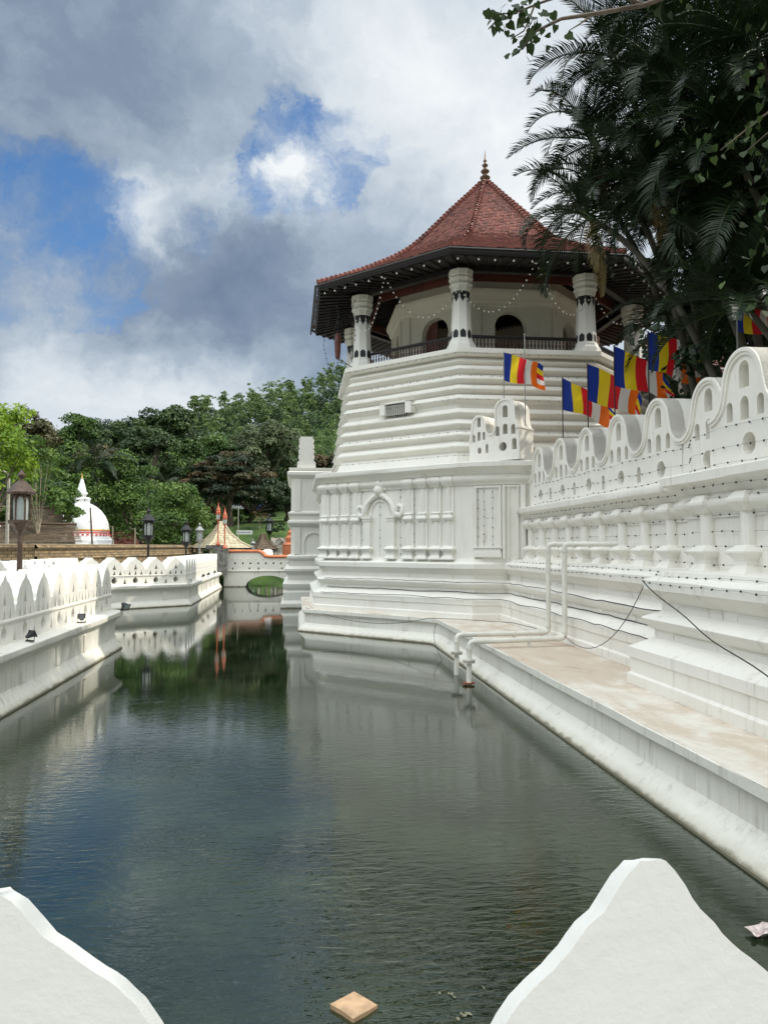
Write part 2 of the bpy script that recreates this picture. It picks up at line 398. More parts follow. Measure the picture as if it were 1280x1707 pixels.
class MB:
    """collects vertices and faces; build() links them as ONE mesh object"""

    def __init__(self):
        self.v, self.f, self.mi, self.t = [], [], [], []
        self.cur = 0
        self.tint = 0.5

    def add(self, vs, fs, tint=None):
        o = len(self.v)
        self.v.extend([tuple(map(float, x)) for x in vs])
        self.t.extend([self.tint if tint is None else tint] * len(vs))
        for f in fs:
            self.f.append(tuple(i + o for i in f))
            self.mi.append(self.cur)
        return self

    def quad(self, a, b, c, d, tint=None):
        return self.add([a, b, c, d], [(0, 1, 2, 3)], tint)

    def box(self, c, s, rz=0.0, axes=None):
        c = Vector(c)
        hx, hy, hz = s[0] / 2, s[1] / 2, s[2] / 2
        M = Matrix.Rotation(rz, 3, 'Z') if axes is None else axes
        vs = [c + M @ Vector((x * hx, y * hy, z * hz)) for z in (-1, 1) for x, y in ((-1, -1), (1, -1), (1, 1), (-1, 1))]
        return self.add(vs, [(3, 2, 1, 0), (4, 5, 6, 7), (0, 1, 5, 4), (1, 2, 6, 5), (2, 3, 7, 6), (3, 0, 4, 7)])

    def rings(self, rs, cap=True, closed=True):
        """rs: list of equally long point rings, skinned in order"""
        n = len(rs[0])
        o = len(self.v)
        fs = []
        for k in range(len(rs) - 1):
            for i in range(n if closed else n - 1):
                j = (i + 1) % n
                fs.append((k * n + i, k * n + j, (k + 1) * n + j, (k + 1) * n + i))
        if cap and closed:
            fs.append(tuple(range(n - 1, -1, -1)))
            fs.append(tuple((len(rs) - 1) * n + i for i in range(n)))
        return self.add([p for r in rs for p in r], fs)

    def lathe(self, prof, n=16, c=(0, 0, 0), rot=0.0, cap=True):
        rs = []
        for r, z in prof:
            rs.append([(c[0] + r * math.cos(rot + 2 * math.pi * i / n), c[1] + r * math.sin(rot + 2 * math.pi * i / n), c[2] + z) for i in range(n)])
        return self.rings(rs, cap)

    def tube(self, pts, rad, n=8, cap=True):
        pts = [Vector(p) for p in pts]
        rad = [rad] * len(pts) if not hasattr(rad, '__len__') else rad
        rs = []
        up = Vector((0, 0, 1))
        prev = None
        for i, p in enumerate(pts):
            d = (pts[min(i + 1, len(pts) - 1)] - pts[max(i - 1, 0)]).normalized()
            if prev is None:
                a = d.cross(up if abs(d.z) < 0.95 else Vector((1, 0, 0))).normalized()
            else:
                a = (prev - d * prev.dot(d))
                a = a.normalized() if a.length > 1e-6 else d.orthogonal().normalized()
            prev = a
            b = d.cross(a)
            rs.append([p + (a * math.cos(2 * math.pi * k / n) + b * math.sin(2 * math.pi * k / n)) * rad[i] for k in range(n)])
        return self.rings(rs, cap)

    def sweep(self, path, prof, closed=False, cap=True, jitter=0.0):
        """prof: (offset to the right of travel, z) along a plan path with mitred corners"""
        if jitter and not closed:
            path, mask = subdivide(path)
        n = len(path)
        P = [Vector((p[0], p[1])) for p in path]
        mit = []
        for i in range(n):
            def nrm(a, b):
                d = (b - a).normalized()
                return Vector((d.y, -d.x))
            if closed:
                n1, n2 = nrm(P[i - 1], P[i]), nrm(P[i], P[(i + 1) % n])
            else:
                n1 = nrm(P[i - 1], P[i]) if i > 0 else nrm(P[0], P[1])
                n2 = nrm(P[i], P[i + 1]) if i < n - 1 else n1
            m = (n1 + n2)
            m = m / max(0.2, (1 + n1.dot(n2)))
            mit.append(m)
        jr = random.Random(int(path[0][0] * 1000))
        jit_ = [[(jr.gauss(0, jitter), jr.gauss(0, jitter)) if jitter and 0 < i < n - 1 else (0, 0) for k in prof] for i in range(n)]
        rows = [[(P[i].x + mit[i].x * (o + jit_[i][k][0]), P[i].y + mit[i].y * (o + jit_[i][k][0]), z + jit_[i][k][1]) for k, (o, z) in enumerate(prof)] for i in range(n)]
        m = len(prof)
        fs = []
        for i in range(n if closed else n - 1):
            j = (i + 1) % n
            for k in range(m - 1):
                fs.append((i * m + k, j * m + k, j * m + k + 1, i * m + k + 1))
        self.add([q for r in rows for q in r], fs)
        if cap and not closed:
            self.add(rows[0], [tuple(range(m))])
            self.add(rows[-1], [tuple(range(m - 1, -1, -1))])
        return self

    def poly(self, pts, z):
        return self.add([(p[0], p[1], z) for p in pts], [tuple(range(len(pts)))])

    def build(self, name, mats, parent=None, smooth=None, tint=False, loc=None):
        me = bpy.data.meshes.new(name)
        org = world_org(parent) if parent is not None else Vector(loc or (0, 0, 0))
        vs = np.array(self.v, dtype=np.float64) - np.array(org)[None, :]
        me.from_pydata(vs.tolist(), [], self.f)
        mats = mats if isinstance(mats, (list, tuple)) else [mats]
        for m in mats:
            me.materials.append(MATS[m])
        if len(mats) > 1:
            me.polygons.foreach_set('material_index', self.mi)
        if tint:
            at = me.attributes.new('tint', 'FLOAT', 'POINT')
            at.data.foreach_set('value', self.t)
        me.update()
        if smooth:
            me.polygons.foreach_set('use_smooth', [True] * len(me.polygons))
            me.set_sharp_from_angle(angle=R(smooth))
        o = bpy.data.objects.new(name, me)
        COL.objects.link(o)
        o.parent = parent
        if parent is None and loc is not None:
            o.location = loc
        return o


def tag(o, label=None, cat=None, group=None, kind=None):
    if label:
        o['label'] = label
    if cat:
        o['category'] = cat
    if group:
        o['group'] = group
    if kind:
        o['kind'] = kind
    return o


def thing(name, label, cat, loc=(0, 0, 0), group=None):
    o = bpy.data.objects.new(name, None)
    COL.objects.link(o)
    o.location = loc
    o.empty_display_size = 0.2
    return tag(o, label, cat, group)


KIDS = {}


def kids(o):
    return [c for c in bpy.data.objects if c.parent == o]


def copy_tree(o, parent=None, tree=None):
    c = o.copy()
    COL.objects.link(c)
    c.parent = parent
    for ch in (tree[o] if tree else kids(o)):
        copy_tree(ch, c, tree)
    return c


def treemap(o, d=None):
    d = {} if d is None else d
    d[o] = kids(o)
    for c in d[o]:
        treemap(c, d)
    return d


def panel(mb, outline, holes, thick, origin, ux, nrm):
    """2-D outline (a, z) with holes, extruded by thick behind the face; added to mb in world space"""
    cu = bpy.data.curves.new('tmp', 'CURVE')
    cu.dimensions = '2D'
    cu.fill_mode = 'BOTH'
    cu.extrude = thick / 2
    for loop in [outline] + holes:
        s = cu.splines.new('POLY')
        s.points.add(len(loop) - 1)
        for i, (a, z) in enumerate(loop):
            s.points[i].co = (a, z, 0, 1)
        s.use_cyclic_u = True
    ob = bpy.data.objects.new('tmp', cu)
    COL.objects.link(ob)
    dg = bpy.context.evaluated_depsgraph_get()
    me = bpy.data.meshes.new_from_object(ob.evaluated_get(dg))
    ux, nrm, o = Vector(ux).normalized(), Vector(nrm).normalized(), Vector(origin)
    vs = [o + ux * v.co.x + Vector((0, 0, 1)) * v.co.y + nrm * (v.co.z - thick / 2) for v in me.vertices]
    fs = [tuple(p.vertices) for p in me.polygons]
    bpy.data.objects.remove(ob)
    bpy.data.curves.remove(cu)
    bpy.data.meshes.remove(me)
    mb.add(vs, fs)


def arch(cx, z0, w, h, n=8):
    """round-headed opening"""
    r = w / 2
    return [(cx - r, z0), (cx + r, z0)] + [(cx + r * math.cos(math.pi * i / n), z0 + h - r + r * math.sin(math.pi * i / n)) for i in range(n + 1)]


def oval(cx, cz, rx, rz, n=14):
    return [(cx + rx * math.cos(2 * math.pi * i / n), cz + rz * math.sin(2 * math.pi * i / n)) for i in range(n)]


def strip(mb, pts, width, proud, thick, origin, ux, nrm):
    """moulding that follows a 2-D line on a face, inset by width and standing proud"""
    ux, nrm, o = Vector(ux).normalized(), Vector(nrm).normalized(), Vector(origin)
    n = len(pts)
    rows = []
    for i, (a, z) in enumerate(pts):
        p0, p1 = pts[max(0, i - 1)], pts[min(n - 1, i + 1)]
        d = Vector((p1[0] - p0[0], p1[1] - p0[1])).normalized()
        q = Vector((d.y, -d.x))
        w0, w1 = 0.0, width
        def at(w, b):
            return o + ux * (a + q.x * w) + Vector((0, 0, 1)) * (z + q.y * w) + nrm * b
        rows.append([at(w0, -thick), at(w0, proud), at(w1, proud), at(w1, -thick)])
    mb.rings(rows, cap=True)


def bez(p0, p1, p2, n=10):
    p0, p1, p2 = Vector(p0), Vector(p1), Vector(p2)
    return [p0 * (1 - t) ** 2 + p1 * 2 * t * (1 - t) + p2 * t * t for t in [i / n for i in range(n + 1)]]


def bulbs_on(root, pts, spacing, size, mat, start=0.0, drop=0.03):
    """bulb parts hung along a wire"""
    key = (size, mat)
    if key not in KIDS:
        m = MB()
        m.lathe([(0.15 * size, 0.5 * size), (0.5 * size, 0.15 * size), (0.45 * size, -0.4 * size), (0.12 * size, -0.75 * size)], 6)
        KIDS[key] = m.build('bulb', mat)
        proto = KIDS[key]
        me = proto.data
        bpy.data.objects.remove(proto)
        KIDS[key] = me
    me = KIDS[key]
    pts = [Vector(p) for p in pts]
    acc, nxt, k = 0.0, start, 0
    org = world_org(root)
    for a, b in zip(pts, pts[1:]):
        L = (b - a).length
        while nxt <= acc + L and k < 100:
            p = a.lerp(b, (nxt - acc) / max(L, 1e-6))
            ob = bpy.data.objects.new('bulb', me)
            COL.objects.link(ob)
            ob.parent = root
            ob.location = p - org - Vector((0, 0, drop))
            ob.rotation_euler = (rnd.uniform(-.9, .9), rnd.uniform(-.9, .9), rnd.uniform(0, 6))
            nxt += spacing * (rnd.uniform(0.8, 1.2) if rnd.random() > 0.08 else 1.9)
            k += 1
        acc += L


def light_string(pts, label, group, spacing=0.36, size=0.045, mat='bulb_dark', wire=0.006, drop=0.0):
    pts = [Vector(p) for p in pts]
    pts = [q for a, b in zip(pts, pts[1:]) for q in (a, (a + b) / 2 - Vector((0, 0, 0.012 * rnd.uniform(0, 2))))] + [pts[-1]]
    root = thing('light_string', label, 'string lights', tuple(pts[0]), group)
    m = MB()
    m.tube(pts, wire, 4)
    m.build('wire', 'cable_black', root)
    bulbs_on(root, pts, spacing, size, mat, spacing * 0.4, drop)
    return root

# ------------------------------------------------------------------ ground, water, hill
Z1 = 1.6                                                # walkway level on the left bank
m = MB()
m.poly([(-60, -40), (40, -40), (40, 100.5), (-60, 100.5)], 0.0)
tag(m.build('water', 'water'), kind='structure')
m = MB()
m.poly([(-70, -40), (50, -40), (50, 104), (-70, 104)], -1.4)
tag(m.build('moat_bed', 'ground_soil'), kind='structure')

m = MB()
left = [(-6.6, -40), (-6.6, 26.2), (-11.6, 29.9), (-11.6, 40.2), (-6.75, 44.3), (-6.8, 64.5), (-6.8, 97), (-420, 97), (-420, -40)]
m.poly(left, Z1)
m.poly([(-6.6, -40), (8.3, -40), (8.3, 1.75), (-6.6, 1.75)], 1.604)
tag(m.build('paved_bank', 'paved_ground'), kind='structure')
m = MB()
m.poly([(8.3, -40), (420, -40), (420, 97), (0.5, 97), (0.5, 66), (1.6, 41), (8, 38), (8.3, 26)], 3.0)
tag(m.build('temple_ground', 'ground_soil'), kind='structure')


def smooth(x):
    x = np.clip(x, 0, 1)
    return x * x * (3 - 2 * x)


def hz(x, y):
    """height of the hill"""
    g = np.clip(0.80 + 0.0080 * (x + 40), 0.45, 1.24)
    z = 1.5 + 4.9 * smooth((y - 98) / 14) + 0.16 * np.clip(y - 112, 0, 150) * 0.5
    z = z + 25.5 * g * smooth((y - 138) / 118) - 0.1 * np.clip(y - 290, 0, 400)
    z = z + 0.8 * np.sin(x * 0.11 + y * 0.05) * smooth((y - 115) / 40) + 1.6 * np.sin(x * 0.05 - y * 0.03 + 1) * smooth((y - 150) / 60)
    chan = smooth((7.6 - np.abs(x + 3.2)) / 2.0) * smooth((91.5 - y) / 3)
    return z - 3.2 * chan


gx = np.concatenate([np.linspace(-420, -100, 17)[:-1], np.linspace(-100, 60, 107), np.linspace(60, 420, 19)[1:]])
gy = np.concatenate([np.linspace(85.0, 130, 40), np.linspace(133, 420, 60)])
GX, GY = np.meshgrid(gx, gy)
GZ = hz(GX, GY)
m = MB()
nx, ny = len(gx), len(gy)
m.add(np.stack([GX.ravel(), GY.ravel(), GZ.ravel()], 1), [(j * nx + i, j * nx + i + 1, (j + 1) * nx + i + 1, (j + 1) * nx + i) for j in range(ny - 1) for i in range(nx - 1)])
tag(m.build('hill', 'hill_grass', smooth=60), kind='structure')
m = MB()
m.poly([(-900, 415), (900, 415), (900, 1500), (-900, 1500)], -2)
m.poly([(-900, -600), (900, -600), (900, -39), (-900, -39)], -2)
tag(m.build('land', 'hill_grass'), kind='structure')

# ------------------------------------------------------------------ the octagonal tower
CX, CY = 8.48, 33.8
C8 = math.cos(R(22.5))
T0 = thing('octagonal_tower', 'white octagonal temple tower with banded walls and red tiled pointed roof rising from the moat', 'tower', (CX, CY, 0))


def oct_pts(ap, z=None, cx=CX, cy=CY):
    r = ap / C8
    ps = [(cx + r * math.cos(R(22.5 + 45 * k)), cy + r * math.sin(R(22.5 + 45 * k))) for k in range(8)]
    return ps if z is None else [(x, y, z) for x, y in ps]


BASE = [(-1.5, 0.6), (0.04, 0.6), (0.04, 1.02), (0.0, 1.06), (0.0, 1.30), (0.03, 1.33), (0.03, 1.50), (-0.30, 1.69), (-0.32, 1.70), (-0.32, 1.84), (-0.25, 1.88), (-0.17, 1.97), (-0.15, 2.03), (-0.17, 2.05), (-0.42, 2.17), (-0.42, 2.32), (-0.36, 2.36), (-0.26, 2.46), (-0.21, 2.53), (-0.19, 2.54), (-0.19, 2.70), (-0.23, 2.74), (-0.40, 2.78), (-0.42, 2.86), (-1.5, 2.90)]
m = MB()
m.sweep([(0.68, 38), (0.68, 30.57), (5.85, 25.37), (7.5, 25.37)], BASE, jitter=0.0035)
tb = m.build('base', 'white_paint_tower', T0, smooth=32)

MID = [(-0.6, 2.7), (0, 2.7), (0, 5.42), (0.05, 5.42), (0.06, 5.48), (0.16, 5.56), (0.19, 5.62), (0.19, 5.67), (0.07, 5.75), (0.07, 5.79), (0.13, 5.81), (0.17, 5.88), (0.27, 5.97), (0.36, 6.02), (0.37, 6.03), (0.37, 6.17), (0.34, 6.19), (-1.6, 6.45)]
mid_path = [(1.10, 38.0), (1.10, 30.80), (5.73, 26.17), (6.08, 25.94), (6.5, 25.72), (6.95, 25.55), (8.4, 25.2)]
m = MB()
m.sweep(mid_path, MID, jitter=0.0035)
m.build('wall', 'white_paint_tower', T0, smooth=32)

# banded upper drum
m = MB()
zs = [6.66, 7.08, 7.50, 7.92, 8.34, 8.86, 9.24, 9.62, 10.0]
prof = [(0.35, 6.2), (0.20, 6.30), (0.17, 6.32), (0.05, 6.66)]
for k, z in enumerate(zs):
    nz = zs[k + 1] if k < len(zs) - 1 else 10.30
    fr = (z - 6.3) / 4.1
    a = 0.26 - 0.62 * fr
    pit = nz - z
    prof += [(a - 0.20, z), (a - 0.20, nz - 0.36), (a - 0.185, nz - 0.355), (a - 0.03, nz - 0.215), (a, nz - 0.205), (a, nz - 0.165), (a - 0.18, nz - 0.01)]
prof += [(-0.28, 10.30), (-0.16, 10.36), (-0.12, 10.40), (-0.12, 10.56), (-0.2, 10.58), (-3.0, 10.585)]
m.sweep(oct_pts(6.68), prof, closed=True)
m.build('banded_wall', 'white_paint_tower', T0, smooth=30)

# small barred window in the band
A = R(135)
u135 = Vector((-0.7071, 0.7071, 0))
n225 = Vector((-0.7071, -0.7071, 0))


def on_face(s, off, ap=7.32):
    """point on the south-west face, s metres left of its right corner"""
    fc = Vector((CX, CY, 0)) + n225 * (ap + off)
    right = fc - u135 * (7.32 * math.tan(R(22.5)))
    return right + u135 * s


fw_ = on_face(3.02, -0.70)
m = MB()
for ds in (-0.62, 0.62):
    m.box(fw_ + u135 * ds + Vector((0, 0, 8.60)), (0.26, 0.34, 0.46), axes=Matrix((u135, n225, (0, 0, 1))).transposed())
m.box(fw_ + Vector((0, 0, 8.81)), (1.5, 0.34, 0.07), axes=Matrix((u135, n225, (0, 0, 1))).transposed())
wf = m.build('window', 'white_paint_tower', T0)
m = MB()
m.box(fw_ + n225 * 0.02 + Vector((0, 0, 8.55)), (0.97, 0.12, 0.40), axes=Matrix((u135, n225, (0, 0, 1))).transposed())
m.build('dark_opening', 'black_paint', wf)
m = MB()
for k in range(11):
    m.box(fw_ + n225 * 0.11 + u135 * (-0.45 + 0.09 * k) + Vector((0, 0, 8.53)), (0.03, 0.03, 0.40), axes=Matrix((u135, n225, (0, 0, 1))).transposed())
m.build('grille', 'pipe_plastic', wf)


def sq_lathe(mb, prof, c, ang):
    mb.lathe([(hw * math.sqrt(2), z) for hw, z in prof], 4, (c[0], c[1], 0), ang + math.pi / 4)


PED = [(0.255, 2.84), (0.255, 2.88), (0.17, 3.0), (0.17, 3.08), (0.185, 3.085), (0.185, 3.11), (0.20, 3.12), (0.27, 3.20), (0.27, 3.225), (0.16, 3.31), (0.14, 3.32)]


def half_column(root, c, ang, two_tier, matn='white_paint', k=1.0):
    """engaged round column on a square pedestal, under a flared capital"""
    m = MB()
    top = 5.46 if two_tier else 3.90
    r = 0.135 * k
    if two_tier:
        m.lathe([(r, 3.2), (r, 4.22)], 14, (c[0], c[1], 0))
        m.lathe([(r * 0.96, 4.5), (r * 0.96, top)], 14, (c[0], c[1], 0))
        m.box((c[0] + 0.0 * math.cos(ang), c[1], 4.32), (0.42, 0.15, 2.3), rz=ang + R(90))
    else:
        m.lathe([(r, 3.2), (r, top)], 14, (c[0], c[1], 0))
    s = m.build('half_column', matn, root, smooth=40)
    m = MB()
    sq_lathe(m, [(h_ * k, z_) for h_, z_ in PED], c, ang)
    m.build('pedestal', matn, s)
    if two_tier:
        m = MB()
        sq_lathe(m, [(h_ * k, z_) for h_, z_ in [(0.15, 4.20), (0.17, 4.23), (0.21, 4.29), (0.21, 4.33), (0.16, 4.41), (0.16, 4.46), (0.18, 4.48), (0.15, 4.52)]], c, ang)
        m.build('collar', matn, s)
        m = MB()
        sq_lathe(m, [(h_ * k, z_) for h_, z_ in [(0.15, 5.40), (0.17, 5.44), (0.25, 5.56), (0.27, 5.62), (0.27, 5.665), (0.17, 5.755), (0.15, 5.77)]], c, ang)
        m.build('capital', matn, s)
    else:
        m = MB()
        sq_lathe(m, [(h_ * k, z_) for h_, z_ in [(0.15, 3.87), (0.17, 3.90), (0.235, 3.99), (0.25, 4.02), (0.25, 4.065), (0.17, 4.17), (0.14, 4.19)]], c, ang)
        m.build('capital', matn, s)
    return s


for s_ in (0.16, 0.70, 1.28, 1.90, 4.44, 5.00, 5.54, 6.06):
    half_column(T0, on_face(s_, 0.0), R(225), True, 'white_paint_tower', 1.0)

# arched niche with scrolled ornament
ax135 = Matrix((u135, n225, (0, 0, 1))).transposed()
ni = on_face(3.28, 0.0)
m = MB()
for ds in (-0.58, 0.58):
    m.box(ni + u135 * ds + n225 * 0.05 + Vector((0, 0, 3.72)), (0.34, 0.2, 1.3), axes=ax135)
    sq_lathe(m, [(h * 0.92, z) for h, z in PED], ni + u135 * ds + n225 * 0.02, R(225))
    m.box(ni + u135 * ds + n225 * 0.08 + Vector((0, 0, 4.40)), (0.42, 0.24, 0.10), axes=ax135)
    m.box(ni + u135 * ds + n225 * 0.06 + Vector((0, 0, 4.30)), (0.38, 0.22, 0.10), axes=ax135)
nb = m.build('niche', 'white_paint_tower', T0)
m = MB()
fr = [Vector(ni) + u135 * (0.44 * math.cos(a)) + Vector((0, 0, 4.52 + 0.50 * math.sin(a))) + n225 * 0.03 for a in [math.pi * i / 14 for i in range(15)]]
fr = [fr[0] - Vector((0, 0, 1.2))] + fr + [fr[-1] - Vector((0, 0, 1.2))]
m.tube(fr, 0.05, 6)
m.build('arch_moulding', 'white_paint_tower', nb, smooth=40)
m = MB()
for sg in (-1, 1):
    pts = [(0.98, 4.50), (0.86, 4.44), (0.72, 4.50), (0.70, 4.66), (0.62, 4.84), (0.48, 5.02), (0.30, 5.14), (0.10, 5.24), (0.0, 5.26)]
    m.tube([ni + u135 * (sg * a) + Vector((0, 0, z)) + n225 * 0.07 for a, z in pts], [0.08, 0.12, 0.145, 0.135, 0.12, 0.11, 0.11, 0.12, 0.10], 8)
    pts = [(0.78, 4.50), (0.98, 4.42), (1.10, 4.56), (1.06, 4.76), (0.92, 4.82), (0.84, 4.72), (0.90, 4.64)]
    m.tube([ni + u135 * (sg * a) + Vector((0, 0, z)) + n225 * 0.05 for a, z in pts], [0.11, 0.13, 0.12, 0.10, 0.09, 0.07, 0.04], 8)
    for k in range(9):
        t_ = k / 8
        a, z = 0.72 - 0.66 * t_, 4.72 + 0.58 * t_ ** 0.8
        c_ = ni + u135 * (sg * a) + Vector((0, 0, z)) + n225 * 0.09
        m.lathe([(0.01, -0.075), (0.06, -0.04), (0.08, 0.0), (0.06, 0.045), (0.01, 0.08)], 7, c_ + n225 * 0.03)
    for a, z in ((0.20, 5.70), (0.24, 5.60), (0.15, 5.52), (0.26, 5.46)):
        c_ = ni + u135 * (sg * a) + Vector((0, 0, z)) + n225 * 0.05
        m.lathe([(0.01, -0.09), (0.07, -0.05), (0.08, 0.0), (0.06, 0.05), (0.01, 0.09)], 7, c_)
m.lathe([(0.10, 5.22), (0.19, 5.30), (0.22, 5.42), (0.19, 5.52), (0.13, 5.57), (0.16, 5.64), (0.15, 5.72), (0.06, 5.80)], 10, ni + n225 * 0.08)
m.build('scroll_ornament', 'white_paint_tower', nb, smooth=50)
# pilaster panels right of the corner
m = MB()
pts = [(5.98, 26.0), (6.5, 25.72), (6.95, 25.55)]
d1 = (Vector((6.95, 25.55, 0)) - Vector((6.08, 25.94, 0)))
dl = d1.length
d1.normalize()
nn = Vector((d1.y, -d1.x, 0))
o1 = Vector((6.08, 25.94, 0))
axp = Matrix((d1, nn, (0, 0, 1))).transposed()
for a, w in ((0.03, 0.07), (0.87, 0.07)):
    m.box(o1 + d1 * a + nn * 0.03 + Vector((0, 0, 4.35)), (w, 0.10, 2.1), axes=axp)
m.box(o1 + d1 * 0.45 + nn * 0.03 + Vector((0, 0, 5.35)), (0.9, 0.102, 0.07), axes=axp)
for zc, w, d_, h in ((3.02, 0.96, 0.26, 0.16), (3.16, 0.90, 0.18, 0.12), (3.27, 1.0, 0.24, 0.07)):
    m.box(o1 + d1 * 0.45 + nn * 0.02 + Vector((0, 0, zc)), (w, d_, h), axes=axp)
o2 = Vector((6.95, 25.55, 0))
d2 = (Vector((8.4, 25.2, 0)) - o2).normalized()
n2_ = Vector((d2.y, -d2.x, 0))
axq = Matrix((d2, n2_, (0, 0, 1))).transposed()
for a, w, pr in ((0.03, 0.08, 0.16), (0.19, 0.05, 0.10), (0.50, 0.06, 0.10), (0.68, 0.16, 0.22)):
    m.box(o2 + d2 * a + n2_ * (pr / 4) + Vector((0, 0, 4.15)), (w, pr, 2.5), axes=axq)
m.box(o2 + d2 * 0.36 + n2_ * 0.025 + Vector((0, 0, 5.36)), (0.7, 0.098, 0.06), axes=axq)
for zc, a, zr in ((4.3, 0.45, 0.10), (3.75, 0.3, 0.07), (5.0, 0.6, 0.08)):
    m.lathe([(0.02, zc - zr), (0.07, zc - zr * .4), (0.09, zc), (0.06, zc + zr * .5), (0.02, zc + zr)], 8, o1 + d1 * a - nn * 0.03)
m.build('panel_moulding', 'white_paint_tower', T0)

# tall parapet with two arches on the corner
pA = Vector((6.03, 26.55, 0))
pd = Vector((7.42, 25.13, 0)) - pA
pL = pd.length
pd.normalize()
pn = Vector((pd.y, -pd.x, 0))


def arc2(cx, cz, r, a0, a1, n=10):
    return [(cx + r * math.cos(R(a0 + (a1 - a0) * i / n)), cz + r * math.sin(R(a0 + (a1 - a0) * i / n))) for i in range(n + 1)]


top = [(0.0, 6.95), (0.06, 7.22)] + arc2(0.40, 7.62, 0.28, 168, 12, 10) + [(0.70, 7.44)] + arc2(0.86, 7.36, 0.15, 200, 340, 6) + [(1.04, 7.50)] + arc2(1.44, 7.98, 0.40, 172, 8, 14) + [(1.87, 7.62), (1.93, 7.42), (1.985, 7.36)]
out = [(0, 6.25)] + top + [(1.985, 6.25)]
holes = [arch(0.40, 7.48, 0.14, 0.34), arch(0.40, 7.0, 0.12, 0.32), arch(0.19, 6.95, 0.10, 0.28), arch(0.60, 7.02, 0.10, 0.28), arch(1.45, 7.72, 0.20, 0.42), arch(1.45, 7.14, 0.18, 0.36), arch(1.14, 7.10, 0.16, 0.34), arch(1.76, 7.12, 0.16, 0.34), oval(1.36, 6.72, 0.15, 0.16), arch(1.80, 6.60, 0.17, 0.38), arch(0.72, 6.55, 0.11, 0.32), oval(0.42, 6.65, 0.08, 0.12)]
m = MB()
panel(m, out, holes, 1.0, pA, pd, pn)
strip(m, top, 0.07, 0.03, 0.3, pA, pd, pn)
m.box(pA + pd * 1.93 - pn * 0.48 + Vector((0, 0, 7.345)), (0.16, 1.06, 0.06), axes=Matrix((pd, pn, (0, 0, 1))).transposed())
m.build('arched_parapet', 'white_paint', T0, smooth=25)

# upper room behind the gallery
ROOM = 4.06
m = MB()
fwid = 2 * ROOM * math.tan(R(22.5))
for k in range(8):
    a = R(45 * k)
    nv = Vector((math.cos(a), math.sin(a), 0))
    ux = Vector((-nv.y, nv.x, 0))
    o = Vector((CX, CY, 0)) + nv * ROOM
    hw = fwid / 2
    panel(m, [(-hw, 10.55), (hw, 10.55), (hw, 14.3), (-hw, 14.3)], [arch(0, 10.57, 1.32, 2.15, 12)], 0.38, o, ux, nv)
    ax = Matrix((ux, nv, (0, 0, 1))).transposed()
    for s_ in (-1, 1):
        m.box(o + ux * (s_ * 1.42) + nv * 0.02 + Vector((0, 0, 11.75)), (0.34, 0.10, 2.35), axes=ax)
        m.box(o + ux * (s_ * 0.86) + nv * 0.015 + Vector((0, 0, 11.87)), (0.40, 0.07, 0.09), axes=ax)
m.sweep(oct_pts(ROOM), [(0.0, 12.92), (0.05, 12.93), (0.07, 13.02), (0.14, 13.10), (0.16, 13.22), (0.24, 13.34), (0.28, 13.42), (0.28, 13.56), (0.0, 13.58)], closed=True)
room = m.build('upper_room', 'cream_shade_paint', T0, smooth=28)
for k in range(8):
    a = R(45 * k)
    nv = Vector((math.cos(a), math.sin(a), 0))
    ux = Vector((-nv.y, nv.x, 0))
    m = MB()
    m.box(Vector((CX, CY, 11.6)) + nv * (ROOM - 0.34) - ux * (0.40 if k != 6 else 0.9), (0.62, 0.05, 2.1), axes=Matrix((ux, nv, (0, 0, 1))).transposed())
    m.build('door', 'red_wood', room)

# gallery pillars
PR = 6.32
pil0 = MB()
O8 = R(22.5)
pil0.lathe([(0.40, 0.42), (0.325, 2.22)], 8, rot=O8)
pil = pil0.build('pillar', 'white_paint_fresh')
m = MB()
m.lathe([(0.56, 0.0), (0.56, 0.17), (0.53, 0.19), (0.53, 0.22), (0.47, 0.30), (0.45, 0.38), (0.41, 0.43)], 8, rot=O8)
pb = m.build('pedestal', 'white_paint_fresh')
m = MB()
m.lathe([(0.33, 2.22), (0.36, 2.26), (0.40, 2.42), (0.45, 2.47), (0.45, 2.52), (0.41, 2.55), (0.41, 2.60), (0.46, 2.68), (0.47, 2.74), (0.43, 2.79), (0.46, 2.84), (0.47, 3.02), (0.44, 3.05)], 8, rot=O8)
pc_ = m.build('capital', 'white_paint_old')
SHIELDS = []
m = MB()
m.lathe([(0.331, 2.19), (0.331, 2.225)], 8, rot=O8)
for k in range(8):
    a = R(45 * k)
    nv = Vector((math.cos(a), math.sin(a), 0))
    ux = Vector((-nv.y, nv.x, 0))

    def shp(pts, z0, r0, ti):
        ring0 = [nv * (r0(z0 + q) * C8 + 0.006) + ux * p_ + Vector((0, 0, z0 + q)) for p_, q in pts]
        ring1 = [nv * (r0(z0 + q) * C8 - 0.02) + ux * p_ + Vector((0, 0, z0 + q)) for p_, q in pts]
        m.rings([ring1, ring0])
    rr = lambda z: 0.40 - 0.075 * (z - 0.42) / 1.8
    shp([(-0.12, 0.0), (-0.12, -0.10), (-0.085, -0.17), (-0.10, -0.24), (-0.03, -0.34), (0, -0.42), (0.03, -0.34), (0.10, -0.24), (0.085, -0.17), (0.12, -0.10), (0.12, 0.0)], 2.215, rr, 0)
    mb_ = m
    m = MB()
    shp([(-0.095, 0.0), (-0.115, 0.10), (-0.105, 0.24), (-0.06, 0.27), (0, 0.33), (0.06, 0.27), (0.105, 0.24), (0.115, 0.10), (0.095, 0.0)], 0.46, rr, 0)
    SHIELDS.append(m.build('shield_ornament', 'black_paint'))
    m = mb_
po = m.build('pendant_ornament', 'black_paint')
